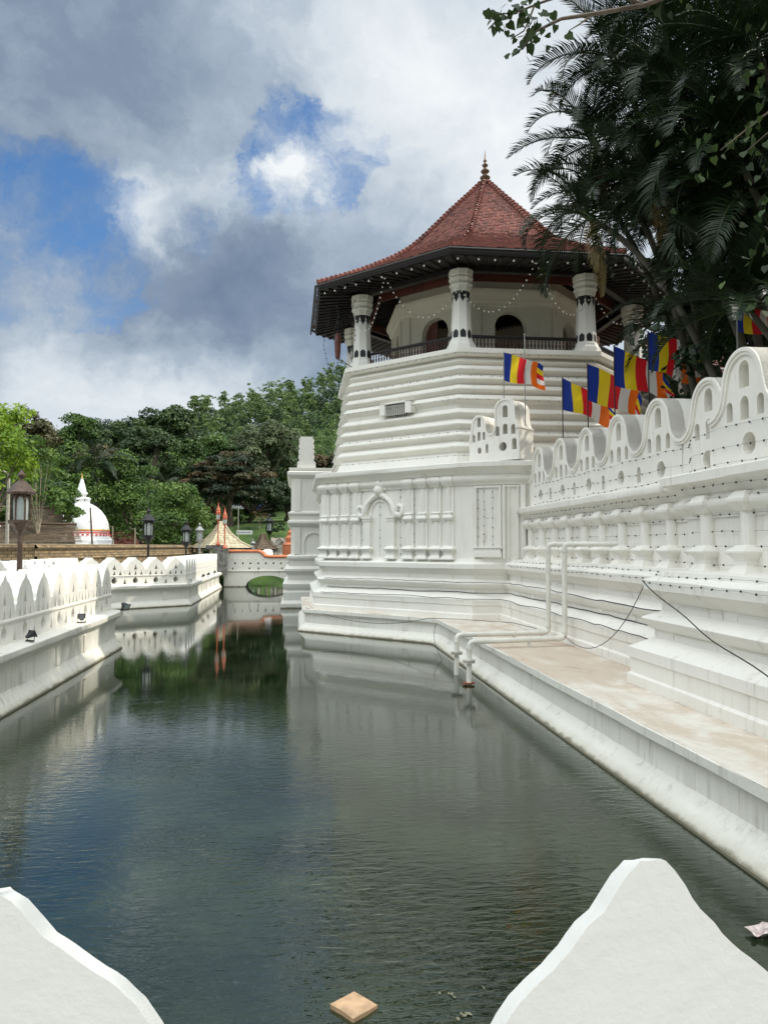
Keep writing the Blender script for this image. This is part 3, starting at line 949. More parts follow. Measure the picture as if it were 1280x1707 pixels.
for k in range(8):
    a = R(22.5 + 45 * k)
    if k == 0:
        p_ = pil
    else:
        p_ = pil.copy()
        COL.objects.link(p_)
    p_.parent = T0
    p_.location = (PR * math.cos(a), PR * math.sin(a), 10.58)
    p_.rotation_euler = (0, 0, a + R(22.5))
    for c_ in [pb, pc_, po] + SHIELDS:
        q = c_ if k == 0 else c_.copy()
        if k:
            COL.objects.link(q)
        q.parent = p_

# balustrades between the pillars
m = MB()
hb = PR * math.sin(R(22.5)) - 0.40
m.box((0, 0, 0.60), (2 * hb, 0.10, 0.07))
m.box((0, 0, 0.54), (2 * hb, 0.06, 0.035))
m.box((0, 0, 0.10), (2 * hb, 0.07, 0.06))
rail = m.build('balustrade', 'dark_wood')
m = MB()
nb_ = 29
for i in range(nb_):
    x = -hb + 2 * hb * (i + 0.5) / nb_
    m.lathe([(0.032, 0.10), (0.032, 0.17), (0.018, 0.19), (0.034, 0.27), (0.040, 0.33), (0.018, 0.38), (0.034, 0.45), (0.02, 0.50), (0.032, 0.55)], 6, (x, 0, 0))
bal = m.build('balusters', 'baluster_wood', smooth=50)
for k in range(8):
    a = R(45 * k)
    r_ = rail if k == 0 else rail.copy()
    b_ = bal if k == 0 else bal.copy()
    if k:
        COL.objects.link(r_)
        COL.objects.link(b_)
    r_.parent = T0
    ap = PR * C8
    r_.location = (ap * math.cos(a), ap * math.sin(a), 10.585)
    r_.rotation_euler = (0, 0, a + R(90))
    b_.parent = r_

# roof: eight tiled faces, each course of tiles real
RP = [(0.16, 19.93), (1.0, 19.08), (2.0, 18.10), (3.0, 17.05), (3.6, 16.45), (4.1, 16.02), (4.7, 15.62), (5.4, 15.22), (6.2, 14.80), (7.2, 14.33), (8.34, 13.86)]
m = MB()
under = [(r - 0.05, z - 0.09) for r, z in RP]
rings_ = [[(CX + r * math.cos(R(22.5 + 45 * k)), CY + r * math.sin(R(22.5 + 45 * k)), z) for k in range(8)] for r, z in under]
rings_ = rings_[::-1]
m.rings([[(x * 0 + CX + (8.25 if 0 else 8.22) * math.cos(R(22.5 + 45 * k)), CY + 8.22 * math.sin(R(22.5 + 45 * k)), 13.58) for k, (x, y, z) in enumerate(rings_[0])]] + rings_, cap=False)
roof = m.build('roof', 'dark_wood', T0)


def along(poly, s):
    for (a, b) in zip(poly, poly[1:]):
        L = math.hypot(b[0] - a[0], b[1] - a[1])
        if s <= L:
            t_ = s / L
            return (a[0] + (b[0] - a[0]) * t_, a[1] + (b[1] - a[1]) * t_)
        s -= L
    return poly[-1]


TL = sum(math.hypot(b[0] - a[0], b[1] - a[1]) for a, b in zip(RP, RP[1:]))


def tiled_roof(mb, RPx, cx, cy, nside, rot, course, width, lift, rr=rnd, jit=0.012):
    TLx = sum(math.hypot(b[0] - a[0], b[1] - a[1]) for a, b in zip(RPx, RPx[1:]))
    nC = int(TLx / course)
    for k in range(nside):
        a0, a1 = rot + 2 * math.pi * k / nside, rot + 2 * math.pi * (k + 1) / nside
        d0, d1 = Vector((math.cos(a0), math.sin(a0), 0)), Vector((math.cos(a1), math.sin(a1), 0))
        for c in range(nC):
            r0, z0 = along(RPx, TLx * c / nC)
            r1, z1 = along(RPx, min(TLx, TLx * (c + 1) / nC + course * 0.12))
            w1 = (d1 - d0).length * r1
            nT = max(1, int(round(w1 / width)))
            off = 0.5 * (c % 2)
            for i in range(nT + (1 if off else 0)):
                f0, f1 = max(0, (i - off) / nT), min(1, (i + 1 - off) / nT)
                if f1 <= f0:
                    continue
                j = rr.uniform(-jit, jit)
                jj = rr.uniform(-0.25, 0.25) * jit * 2
                g = (f1 - f0) * 0.03
                pa = d0.lerp(d1, f0 + g)
                pb_ = d0.lerp(d1, f1 - g)
                rl = r1 + rr.uniform(-jit, jit)
                P0 = Vector((cx, cy, z0 - 0.004)) + pa * r0
                P1 = Vector((cx, cy, z0 - 0.004)) + pb_ * r0
                L0 = Vector((cx, cy, z1 + lift + j)) + pa * rl
                L1 = Vector((cx, cy, z1 + lift + j + jj)) + pb_ * rl
                B0, B1 = L0 - Vector((0, 0, 0.03)), L1 - Vector((0, 0, 0.03))
                mb.add([P0, P1, L1, L0, B0, B1], [(0, 3, 2, 1), (3, 4, 5, 2)], min(1, max(0, rr.gauss(0.42, 0.23))))


m = MB()
tiled_roof(m, RP, CX, CY, 8, R(22.5), 0.15, 0.16, 0.03)
m.build('tiles', 'roof_tile', roof, tint=True)
for k in range(8):
    a = R(22.5 + 45 * k)
    m = MB()
    n = 46
    for i in range(n):
        r0, z0 = along(RP, TL * i / n)
        r1, z1 = along(RP, min(TL, TL * (i + 1.15) / n))
        d = Vector((math.cos(a), math.sin(a), 0))
        p0 = Vector((CX, CY, z0 + 0.03)) + d * r0
        p1 = Vector((CX, CY, z1 + 0.075 + rnd.uniform(-.008, .008))) + d * r1
        m.tint = min(1, max(0, rnd.gauss(0.5, 0.2)))
        m.tube([p0, p1], [0.085, 0.115], 7)
    m.build('hip_ridge', 'roof_tile', roof, tint=True)
m = MB()
m.sweep(oct_pts(8.24 * C8), [(0.0, 13.80), (0.05, 13.80), (0.05, 13.58), (0.0, 13.58)], closed=True)
m.tube([(x, y, 13.74) for x, y in oct_pts(8.42 * C8)] + [(*oct_pts(8.42 * C8)[0], 13.74)], 0.055, 6)
m.build('eaves_board', 'dark_wood', roof)
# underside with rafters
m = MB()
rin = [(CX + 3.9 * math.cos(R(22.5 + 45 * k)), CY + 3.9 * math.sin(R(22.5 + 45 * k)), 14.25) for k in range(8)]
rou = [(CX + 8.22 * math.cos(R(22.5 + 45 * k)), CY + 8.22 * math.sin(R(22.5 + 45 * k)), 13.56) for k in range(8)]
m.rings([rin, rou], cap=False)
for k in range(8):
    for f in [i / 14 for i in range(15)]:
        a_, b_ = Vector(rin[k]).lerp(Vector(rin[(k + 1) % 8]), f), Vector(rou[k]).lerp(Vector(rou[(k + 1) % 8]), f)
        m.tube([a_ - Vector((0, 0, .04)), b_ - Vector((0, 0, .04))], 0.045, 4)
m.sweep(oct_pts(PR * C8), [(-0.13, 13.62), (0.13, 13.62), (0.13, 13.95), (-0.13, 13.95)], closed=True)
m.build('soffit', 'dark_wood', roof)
m = MB()
m.sweep(oct_pts(5.1), [(-0.05, 13.55), (0.0, 13.55), (0.0, 14.05), (-0.05, 14.05)], closed=True)
m.build('lining_board', 'red_wood', roof)
m = MB()
m.lathe([(0.30, 19.95), (0.34, 20.03), (0.22, 20.12), (0.16, 20.2), (0.22, 20.27), (0.24, 20.33), (0.13, 20.42), (0.10, 20.50), (0.19, 20.58), (0.20, 20.63), (0.10, 20.72), (0.07, 20.80), (0.13, 20.87), (0.14, 20.91), (0.06, 20.98), (0.05, 21.05), (0.085, 21.1), (0.05, 21.16), (0.03, 21.25), (0.015, 21.5), (0.003, 21.62)], 14, (CX, CY, -0.13))
m.build('finial', 'brass', roof, smooth=40)

# ------------------------------------------------------------------ right: embankment with its ledge
EMB = [(-1.0, -1.3), (0.0, -1.3), (0.0, 0.03), (-0.02, 0.05), (-0.28, 0.30), (-0.30, 0.32), (-0.30, 0.64), (-0.27, 0.68), (-0.20, 0.715), (-0.165, 0.725), (-0.165, 0.845), (-0.19, 0.85)]
emb_path = [(0.05, 38), (0.05, 30.40), (4.30, 26.15), (4.47, 25.93), (4.55, 25.65), (4.55, -6)]
E0 = thing('moat_embankment', 'white moat embankment with sloping foot, panelled face and brown stained ledge below the temple wall', 'embankment', (4.6, 12, 0))
m = MB()
m.sweep(emb_path, EMB, cap=True, jitter=0.004)
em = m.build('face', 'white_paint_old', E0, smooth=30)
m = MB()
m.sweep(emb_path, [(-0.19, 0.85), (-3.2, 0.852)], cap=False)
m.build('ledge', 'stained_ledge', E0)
y = 24.6
while y > -5:
    m = MB()
    m.box((4.865, y, 0.48), (0.05, 0.30, 0.30))
    m.build('panel_pier', 'white_paint_old', E0)
    y -= 2.2
for s_ in (1.0, 3.0, 5.0):
    m = MB()
    c_ = Vector((0.05, 30.40, 0)) + Vector((0.7071, -0.7071, 0)) * s_ + Vector((0.7071, 0.7071, 0)) * 0.31
    m.box(c_ + Vector((0, 0, 0.48)), (0.05, 0.30, 0.30), rz=R(45))
    m.build('panel_pier', 'white_paint_old', E0)

# ------------------------------------------------------------------ right: temple wall with wave parapet
W0 = thing('temple_wall', 'long white temple wall with wave topped parapet, half columns and arched openings along the moat', 'wall', (7.4, 12, 0.85))
m = MB()
YJ = 13.45
m.sweep([(6.80, 26.0), (6.80, YJ), (6.0, YJ), (6.0, -5)], BASE, jitter=0.0035)
m.build('base', 'white_paint', W0, smooth=32)
UP = [(-0.7, 2.6), (0, 2.6), (0, 3.80), (0.035, 3.80), (0.035, 3.87), (0.05, 3.88), (0.17, 3.97), (0.19, 4.02), (0.19, 4.065), (0.07, 4.165), (0.065, 4.20), (0.10, 4.21), (0.13, 4.24), (0.17, 4.31), (0.26, 4.38), (0.355, 4.42), (0.36, 4.43), (0.36, 4.57), (0.34, 4.59), (0.03, 4.64), (-0.7, 4.66)]
m = MB()
XF, XN = 7.75, 7.15
m.sweep([(XF, 25.6), (XF, YJ), (XN, YJ), (XN, -5)], UP, jitter=0.0035)
m.build('wall', 'white_paint', W0, smooth=32)
m = MB()
# recess slots between the base mouldings
for (xa, ya, yb) in ((6.80, 14.2, 25), (6.0, -3, 13.2)):
    y = ya
    while y + 1.5 < yb:
        for z in (1.77, 2.245):
            xo = xa + (0.32 if z < 2 else 0.42)
            m.box((xo, y + 0.75, z + 0.045), (0.03, 1.35, 0.012))
            m.box((xo, y + 0.07, z), (0.03, 0.012, 0.10))
            m.box((xo, y + 1.43, z), (0.03, 0.012, 0.10))
        y += 1.75
m.build('base_panel', 'white_paint_old', W0)
y = 11.45
ys_n = [12.68 - 1.22 * k for k in range(13)]
ys_f = [13.95 + 1.2 * k for k in range(10)]
for y in ys_n:
    half_column(W0, (XN - 0.03, y, 0), R(180), False)
for y in ys_f:
    half_column(W0, (XF - 0.03, y, 0), R(180), False)

HP = 1.025
ap_, rp_, rt_ = R(75), 0.56, 0.42


def wave_line(c, zpk=6.5):
    """one merlon of the wave parapet centred on a=c, from trough to trough"""
    pk = zpk - rp_
    pts = []
    xs, zs_ = rp_ * math.sin(ap_), pk + rp_ * math.cos(ap_)
    tx, tz = HP - rt_ * math.sin(ap_), None
    zt = zs_ - (tx - xs) * math.tan(ap_)
    zc = zt + rt_ * math.cos(ap_)
    right_ = [(c + rp_ * math.sin(a), pk + rp_ * math.cos(a)) for a in [ap_ * i / 10 for i in range(11)]]
    right_ += [(c + HP - rt_ * math.sin(a), zc - rt_ * math.cos(a)) for a in [ap_ * (1 - i / 8) for i in range(9)]]
    left_ = [(2 * c - x, z) for x, z in right_[::-1]]
    return left_[:-1] + right_


def wave_parapet(name, root, x, y0, n, first_off, zbase, matn, thick=0.95):
    """along -Y from y0; local a = y0 - y"""
    top = []
    holes = []
    for i in range(n):
        c = first_off + 2 * HP * i
        top += wave_line(c)[(1 if i else 0):]
        holes.append(arch(c, 5.86, 0.28, 0.44))
        for dx, w_, h_, z_ in ((0, 0.23, 0.38, 5.34), (-0.43, 0.18, 0.33, 5.36), (0.43, 0.18, 0.33, 5.36)):
            holes.append(arch(c + dx, z_, w_, h_))
        holes.append(oval(c + 0.10, 4.945, 0.185, 0.185, 12))
        if i < n - 1:
            holes.append(arch(c + HP + 0.05, 4.75, 0.18, 0.36))
    a0, a1 = top[0][0], top[-1][0]
    m = MB()
    o = Vector((x, y0, 0))
    ux, nv = Vector((0, -1, 0)), Vector((-1, 0, 0))
    panel(m, [(a0, zbase)] + top + [(a1, zbase)], holes, thick, o, ux, nv)
    strip(m, top, 0.115, 0.035, 0.3, o, ux, nv)
    strip(m, top, 0.060, 0.060, 0.3, o, ux, nv)
    return m.build(name, matn, root, smooth=25)


# far stretch: peaks at Y 13.85 .. 23.7 ; near stretch: peaks at 11.6 and nearer
wave_parapet('wave_parapet', W0, XF - 0.02, 23.95, 5, 0.0, 4.6, 'white_paint')
wave_parapet('wave_parapet', W0, XN - 0.02, 11.55, 7, 0.0, 4.6, 'white_paint')
m = MB()
ux, nv = Vector((0, -1, 0)), Vector((-1, 0, 0))
# the half wave closing the far stretch, and the blank wall behind the joint
hw_ = [p for p in wave_line(0.0)]
c0 = [q for q in wave_line(0.0) if q[0] <= 0.62]
o = Vector((XF - 0.02, 13.70, 0))
tp = [p for p in wave_line(0.0)]
panel(m, [(-HP + 0.001, 4.6)] + tp[1:] + [(HP, 4.6)], [arch(0, 5.86, 0.28, 0.44), arch(0, 5.34, 0.23, 0.38), arch(-0.43, 5.36, 0.18, 0.33), oval(-0.05, 4.945, 0.185, 0.185, 12)], 0.95, o, ux, nv)
strip(m, tp, 0.115, 0.035, 0.3, o, ux, nv)
strip(m, tp, 0.060, 0.060, 0.3, o, ux, nv)
m.build('wave_parapet', 'white_paint', W0, smooth=25)
m = MB()
m.box((XN + 0.45, 12.60, 4.98), (0.9, 0.09, 0.9))
m.build('end_block', 'white_paint', W0)

# ------------------------------------------------------------------ bastion beyond the tower
B0 = thing('corner_bastion', 'white bastion with shallow arched niche standing behind the left edge of the octagonal tower', 'bastion', (1.5, 43, 0))
m = MB()
bp = [(-0.32, 50), (-0.32, 42.0), (4.5, 42.0)]
m.sweep(bp, [(-0.6, -1.2), (0.52, -1.2), (0.52, 0.25), (0.40, 0.42), (0.40, 0.85), (0.30, 0.95), (0.42, 1.15), (0.42, 1.3), (0.16, 1.48), (0.16, 1.75), (0.34, 1.98), (0.34, 2.1), (0.10, 2.25), (0.10, 2.5), (0.22, 2.66), (0.22, 2.78), (0.02, 2.86), (0, 2.9), (0, 4.35), (0.08, 4.40), (0.20, 4.56), (0.20, 4.66), (0.06, 4.76), (0.06, 4.95), (0.16, 5.06), (0.16, 5.14), (0.0, 5.22), (0.0, 7.0), (0.1, 7.06), (0.22, 7.2), (0.22, 7.34), (0.06, 7.42), (0.12, 7.5), (0.12, 7.58), (-2.5, 7.62)])
m.build('wall', 'white_paint_tower', B0, smooth=32)
m = MB()
for x, w_ in ((0.02, 0.34), (1.75, 0.34)):
    m.box((x, 41.97, 6.1), (w_, 0.10, 1.75))
    m.box((x, 41.97, 3.6), (w_, 0.10, 1.45))
m.tube([(0.40, 41.98, 2.9), (0.40, 41.98, 3.55)] + [(0.90 - 0.5 * math.cos(a), 41.98, 3.55 + 0.5 * math.sin(a)) for a in [math.pi * i / 12 for i in range(13)]] + [(1.40, 41.98, 2.9)], 0.05, 5)
m.build('niche_moulding', 'white_paint_tower', B0)
m = MB()
st = []
z = 7.6
for k, (r_, dz) in enumerate([(0.50, 0.30), (0.46, 0.06), (0.40, 0.28), (0.44, 0.05), (0.40, 0.26), (0.43, 0.05), (0.37, 0.24), (0.42, 0.05), (0.36, 0.22), (0.40, 0.10), (0.34, 0.10)]):
    m.box((0.50, 42.8, z + dz / 2), (2 * r_, 1.4, dz))
    z += dz
m.build('stepped_parapet', 'white_paint_tower', B0)

# ------------------------------------------------------------------ left: moat wall with pointed merlons
LEMB = [(-1.5, -1.3), (0.0, -1.3), (0.0, 0.04), (-0.02, 0.06), (-0.20, 0.34), (-0.22, 0.37), (-0.22, 0.86), (-0.18, 0.93), (-0.10, 1.0), (0.0, 1.06), (0.01, 1.09), (0.01, 1.20), (-0.02, 1.22), (-0.16, 1.25), (-1.5, 1.27)]
merl = [(0.5, 0.05), (0.485, 0.20), (0.47, 0.32), (0.43, 0.36), (0.41, 0.48), (0.36, 0.56), (0.32, 0.66), (0.25, 0.73), (0.19, 0.81), (0.10, 0.86), (0.05, 0.925), (0.0, 1.0)]


def merlon_wall(root, p0, p1, n, matn, thick=1.0, zb=1.22, band=0.53, h=0.97, tint_holes=True):
    p0, p1 = Vector((p0[0], p0[1], 0)), Vector((p1[0], p1[1], 0))
    L = (p1 - p0).length
    ux = (p1 - p0) / L
    nv = Vector((ux.y, -ux.x, 0))
    w = L / n
    z0 = zb + band
    top, holes = [], []
    for i in range(n):
        c = w * (i + 0.5)
        lf = [(c - a * w * 0.985, z0 + b * h) for a, b in merl]
        top += lf + [(2 * c - x, z) for x, z in lf[::-1][1:]]
        def tri(cx, z, ww, hh):
            return [(cx - ww / 2, z), (cx + ww / 2, z), (cx + ww * 0.12, z + hh * 0.62), (cx, z + hh), (cx - ww * 0.12, z + hh * 0.62)]
        holes.append(tri(c, z0 + 0.33 * h, 0.19, 0.31))
        for dx in (-0.33, 0, 0.33):
            holes.append(tri(c + dx, z0 + 0.035, 0.155, 0.27))
        holes.append([(c + 0.15 * math.cos(2 * math.pi * q / 12), zb + 0.26 + (0.155 if q != 3 else 0.20) * math.sin(2 * math.pi * q / 12)) for q in range(12)])
        if i < n - 1:
            holes.append(tri(c + w / 2, zb + 0.08, 0.19, 0.33))
    out = [(0, zb)] + top + [(L, zb)]
    m = MB()
    panel(m, out, holes, thick, p0 + nv * 0, ux, nv)
    # slim shadow-line moulding between band and merlons
    m.box(p0 + ux * (L / 2) + nv * 0.01 + Vector((0, 0, z0 - 0.01)), (L - 0.02, 0.05, 0.045), axes=Matrix((ux, nv, (0, 0, 1))).transposed())
    return m.build('merlon_parapet', matn, root, smooth=25)


def inset(path, d):
    """path shifted to the left of travel by d, mitred"""
    m_ = MB()
    m_.sweep(path, [(-d, 0), (-d - 0.01, 0)], cap=False)
    return [(v[0], v[1]) for v in m_.v[::2]]


def piers(root, path, step=2.4):
    for a, b in zip(path, path[1:]):
        a, b = Vector((*a, 0)), Vector((*b, 0))
        L = (b - a).length
        ux = (b - a) / L
        nv = Vector((ux.y, -ux.x, 0))
        k = max(1, int(L / step))
        for i in range(k):
            c = a + ux * (L * (i + 0.5) / k) - nv * 0.21
            ax = Matrix((ux, nv, (0, 0, 1))).transposed()
            mb = MB()
            mb.box(c + Vector((0, 0, 0.62)), (0.28, 0.05, 0.46), axes=ax)
            mb.build('panel_pier', 'white_paint_old', root)


# travel direction has the water on its right
pathL1 = [(-5.62, -6), (-5.62, 26.0), (-10.6, 29.6)]
pathL1 = pathL1[:2] + [pathL1[2]]
L0 = thing('moat_wall', 'near white moat wall on the left with pointed merlons and small triangular openings, partly in sunlight', 'wall', (-6, 12, 0))
m = MB()
m.sweep(pathL1, LEMB, jitter=0.0035)
e1 = m.build('embankment', 'white_paint_old', L0, smooth=30)
piers(L0, pathL1)
ins = inset(pathL1, 0.36)
merlon_wall(L0, (ins[1][0], 25.95 - 1.23 * 24), (ins[1][0], 25.95), 24, 'white_paint')
merlon_wall(L0, (ins[1][0], 25.96), ins[2], 5, 'white_paint')
pathL2 = [(-10.6, 29.5), (-10.6, 40.75), (-5.85, 44.2), (-5.95, 63.2)]
L2 = thing('moat_wall', 'far white moat wall with rounded merlons turning a corner towards the small bridge', 'wall', (-7, 50, 0))
m = MB()
m.sweep(pathL2, LEMB, jitter=0.0035)
m.build('embankment', 'white_paint_old', L2, smooth=30)
piers(L2, pathL2)
ins = inset(pathL2, 0.36)
merlon_wall(L2, ins[0], ins[1], 9, 'white_paint')
merlon_wall(L2, ins[1], ins[2], 5, 'white_paint')
merlon_wall(L2, ins[2], ins[3], 16, 'white_paint')
# the parapet across the walkway, seen over the first one
P2 = thing('inner_parapet', 'white parapet of small pointed merlons behind the near moat wall and its lamp post', 'wall', (-9, 27, 1.6))
merlon_wall(P2, (-9.6, 14), (-9.6, 27.0), 11, 'white_paint', zb=1.58, thick=0.6, band=0.42, h=0.86)
merlon_wall(P2, (-9.6, 27.02), (-14.5, 30.6), 5, 'white_paint', zb=1.58, thick=0.6, band=0.42, h=0.86)

# ------------------------------------------------------------------ parapet right in front of the viewer
F0_ = thing('foreground_parapet', 'thick white parapet merlons close to the viewer at the bottom edge, standing over the water', 'parapet', (0.1, 1.7, 1.6))
zt = 2.695
m = MB()
fp0, fux = Vector((0.675, 1.47, 0)), Vector((1, -0.02, 0)).normalized()
fnv = Vector((-fux.y, fux.x, 0))
fmL = [(0.025, 0.0), (0.052, -0.022), (0.08, -0.055), (0.105, -0.082), (0.157, -0.116), (0.215, -0.16), (0.268, -0.21), (0.30, -0.255), (0.318, -0.29), (0.345, -0.36), (0.385, -0.5), (0.43, -0.8)]
fm = [(0.03, 0.0), (0.045, -0.015), (0.062, -0.042), (0.09, -0.083), (0.117, -0.106), (0.15, -0.147), (0.183, -0.175), (0.216, -0.203), (0.245, -0.232), (0.268, -0.265), (0.288, -0.30), (0.312, -0.36), (0.345, -0.46), (0.38, -0.60), (0.42, -0.80)]
top = []
for i in range(-4, 5):
    c = i * 1.222
    dz = -0.004 if i < 0 else 0.0
    lf = [(c - a, zt + dz + b) for a, b in fmL[::-1]] if i < 0 else [(c - a * 1.06, zt + dz + b * 1.06) for a, b in fm[::-1]]
    top += lf + [(c - 0.02, zt + dz + 0.006), (c + 0.02, zt + dz + 0.006)] + [(2 * c - x, z) for x, z in lf[::-1]]
fine = []
for (ax_, az_), (bx_, bz_) in zip(top, top[1:]):
    k_ = max(1, int(math.hypot(bx_ - ax_, bz_ - az_) / 0.02))
    fine += [(ax_ + (bx_ - ax_) * i / k_ + rnd.gauss(0, 0.0009), az_ + (bz_ - az_) * i / k_ + rnd.gauss(0, 0.0009) + 0.003 * math.sin(37 * (ax_ + (bx_ - ax_) * i / k_))) for i in range(k_)]
out = [(top[0][0], 0.2)] + fine + [top[-1], (top[-1][0], 0.2)]
panel(m, out, [], 0.08, fp0 + fnv * 0.04, fux, fnv)
m.v = [(x, y, z - (0.03 if (Vector((x, y, 0)) - fp0).dot(fnv) > 0 and z > 0.3 else 0.0)) for x, y, z in m.v]
fo = m.build('merlons', 'white_paint_fresh', F0_, smooth=180)
bv = fo.modifiers.new('soft_edge', 'BEVEL')
bv.width = 0.038
bv.segments = 6
bv.limit_method = 'ANGLE'
bv.angle_limit = R(50)

# ------------------------------------------------------------------ bridge at the end of the moat
G0 = thing('arched_bridge', 'white bridge wall with orange coping and a low arch over the end of the moat', 'bridge', (-3.2, 64, 0))
cop = [(-5.9, 2.92), (-3.15, 2.92), (-2.85, 2.78), (-2.62, 2.52), (-2.2, 2.46), (0.9, 2.46)]
out = [(-5.9, -1.2), (-5.9, 2.85)] + [(x, z - 0.06) for x, z in cop] + [(0.9, -1.2)]
ar = [(-2.35 + 1.78 * math.cos(a), 0.92 * math.sin(a)) for a in [math.pi * i / 20 for i in range(21)]]
ar = [(-2.35 + 1.78, -1.0)] + ar + [(-2.35 - 1.78, -1.0)]
holes = [ar]
for k in range(8):
    x = -5.0 + 0.62 * k
    holes.append(oval(x, 1.93, 0.075, 0.085, 10))
for x in (-5.2, -3.85, -3.1, -1.2):
    holes.append([(x - .05, 1.42), (x + .05, 1.42), (x + .05, 1.58), (x - .05, 1.58)])
m = MB()
panel(m, out, holes, 3.0, (0, 64.0, 0), (1, 0, 0), (0, -1, 0))
m.build('wall', 'white_paint_old', G0, smooth=30)
m = MB()
m.tube([(x, 63.98, z) for x, z in cop], 0.11, 8)
m.tube([(x, 67.0, z) for x, z in cop], 0.11, 8)
m.build('coping', 'orange_paint', G0, smooth=40)
m = MB()
m.box((-2.5, 63.97, 1.30), (6.8, 0.12, 0.06))
for k in range(8):
    m.lathe([(0.0, 2.20), (0.05, 2.22), (0.06, 2.28), (0.0, 2.36)], 6, (-5.2 + 0.62 * k, 63.99, 0))
m.build('moulding', 'white_paint', G0)

GP = thing('gate_pillar', 'weathered grey stone pillar between the far moat wall and the orange topped bridge', 'pillar', (-6.0, 63.2, 1.2))
m = MB()
m.box((-6.05, 63.2, 2.0), (1.02, 1.0, 2.0))
m.box((-6.05, 63.2, 3.06), (1.14, 1.1, 0.14))
m.build('shaft', 'grey_stone', GP)
m = MB()
m.box((-6.45, 63.3, 3.27), (1.6, 0.7, 0.28))
m.build('cap', 'grey_stone', GP)

# ------------------------------------------------------------------ old brick wall behind the left walkway
OW = thing('old_brick_wall', 'long old brown brick wall with mossy ledges behind the left walkway', 'wall', (-14, 50, 1.6))


def brickwall(mb, a, b, prof):
    a, b = Vector((*a, 0)), Vector((*b, 0))
    ux = (b - a).normalized()
    nv = Vector((ux.y, -ux.x, 0))
    L = (b - a).length
    for (o0, z0), (o1, z1) in zip(prof, prof[1:]):
        mb.quad(a + nv * o0 + Vector((0, 0, z0)), b + nv * o0 + Vector((0, 0, z0)), b + nv * o1 + Vector((0, 0, z1)), a + nv * o1 + Vector((0, 0, z1)))
        mb.uvs += [(0, z0), (L, z0), (L, z1 + abs(o1 - o0)), (0, z1 + abs(o1 - o0))]


m = MB()
m.uvs = []
pr_ = [(0.0, 1.5), (0.0, 2.55), (0.16, 2.57), (0.16, 2.74), (0.02, 2.76), (0.02, 3.18), (0.18, 3.20), (0.18, 3.30), (0.10, 3.32), (0.10, 3.40), (-0.5, 3.46), (-0.5, 1.5)]
brickwall(m, (-30, 40.0), (-14.3, 44.2), pr_)
brickwall(m, (-14.3, 44.2), (-10.2, 84), pr_)
ob = m.build('brickwork', 'old_brick', OW)
uvl = ob.data.uv_layers.new(name='UVMap')
for i, lp in enumerate(ob.data.loops):
    uvl.data[i].uv = m.uvs[lp.vertex_index]

# ------------------------------------------------------------------ flags
def flag(label, top, h, L, ang, pole_bot, droop=0.25, amp=0.10, phase=0.0, fold=0.0, pole='black_iron', pole_top=0.05, shrink=0.1, skew=0.25):
    """striped flag on a pole; top = upper hoist corner"""
    top = Vector(top)
    root = thing('flag', label, 'flag', (top.x, top.y, pole_bot), 'striped flags on poles')
    m = MB()
    m.tube([(top.x, top.y, pole_bot), (top.x, top.y, top.z + pole_top)], 0.018, 6)
    m.build('pole', pole, root)
    d = Vector((math.cos(ang), math.sin(ang), 0))
    q = Vector((-d.y, d.x, 0))
    nu, nv_ = 36, 15
    m = MB()
    vs = []
    for i in range(nu + 1):
        u = i / nu
        for j in range(nv_ + 1):
            v = j / nv_
            hh = h * (1 - shrink * u)
            ph = phase + 7.5 * u + 0.9 * v
            side = amp * u ** 0.6 * math.sin(ph) + 0.3 * amp * math.sin(2.3 * ph + 1.3 + 2 * v) * u
            lx = L * (u - 0.06 * u * u) * (1 - 0.04 * v)
            z = top.z - v * hh - skew * L * u - droop * u * u * (0.4 + 0.6 * v) + 0.055 * math.sin(ph * 1.1 + v) * u ** 0.5
            lx += 0.05 * math.sin(3.2 * v + phase * 2 + 3 * u) * min(1, 4 * u)
            if u > 0.66 and fold:
                k = (u - 0.66) / 0.34
                lx -= 0.5 * fold * L * k * k * (1 - v)
                z -= fold * h * 0.9 * k * (1 - 0.45 * v)
                side += amp * 1.4 * k * math.sin(3.0 * v + phase)
            vs.append(top + d * lx + q * side + Vector((0, 0, 0)) - Vector((0, 0, top.z - z)))
    fs, mi = [], []
    for i in range(nu):
        for j in range(nv_):
            fs.append((i * (nv_ + 1) + j, (i + 1) * (nv_ + 1) + j, (i + 1) * (nv_ + 1) + j + 1, i * (nv_ + 1) + j + 1))
            c = int(6 * i / nu)
            mi.append(c if c < 5 else int(5 * j / nv_))
    m.add(vs, fs)
    m.mi = mi
    m.build('cloth', ['flag_blue', 'flag_yellow', 'flag_red', 'flag_white', 'flag_orange'], root, smooth=180)
    return root


flag('smallest striped flag, leftmost of them, flying in front of the tower bands', (7.08, 25.75, 10.02), 0.98, 1.55, R(-6), 6.3, 0.0, 0.15, 0.6, 0.0, 'grey_metal', 0.03, 0.18, 0.30)
flag('low striped flag with pale sky lit blue stripe, second from the left', (8.85, 24.85, 8.98), 1.08, 1.95, R(-12), 4.7, 0.22, 0.17, 2.1, 0.16, 'black_iron', 0.02, 0.34, 0.46)
flag('striped flag above the third far wave of the wall, its orange end folded under', (8.85, 22.6, 8.92), 1.14, 2.0, R(-10), 4.7, 0.25, 0.16, 0.2, 0.18, 'black_iron', 0.02, 0.38, 0.46)
flag('large striped flag on black pole with yellow and orange end blown over', (8.85, 20.6, 8.95), 1.12, 1.9, R(-8), 4.7, 0.12, 0.16, 1.2, 0.12, 'black_iron', 0.02, 0.36, 0.44)
flag('striped flag half hidden by palm fronds, hanging straight behind the big wave', (8.9, 18.6, 8.80), 0.98, 1.45, R(-6), 4.7, 0.05, 0.12, 2.8, 0.0, 'black_iron', 0.02, 0.05, 0.30)
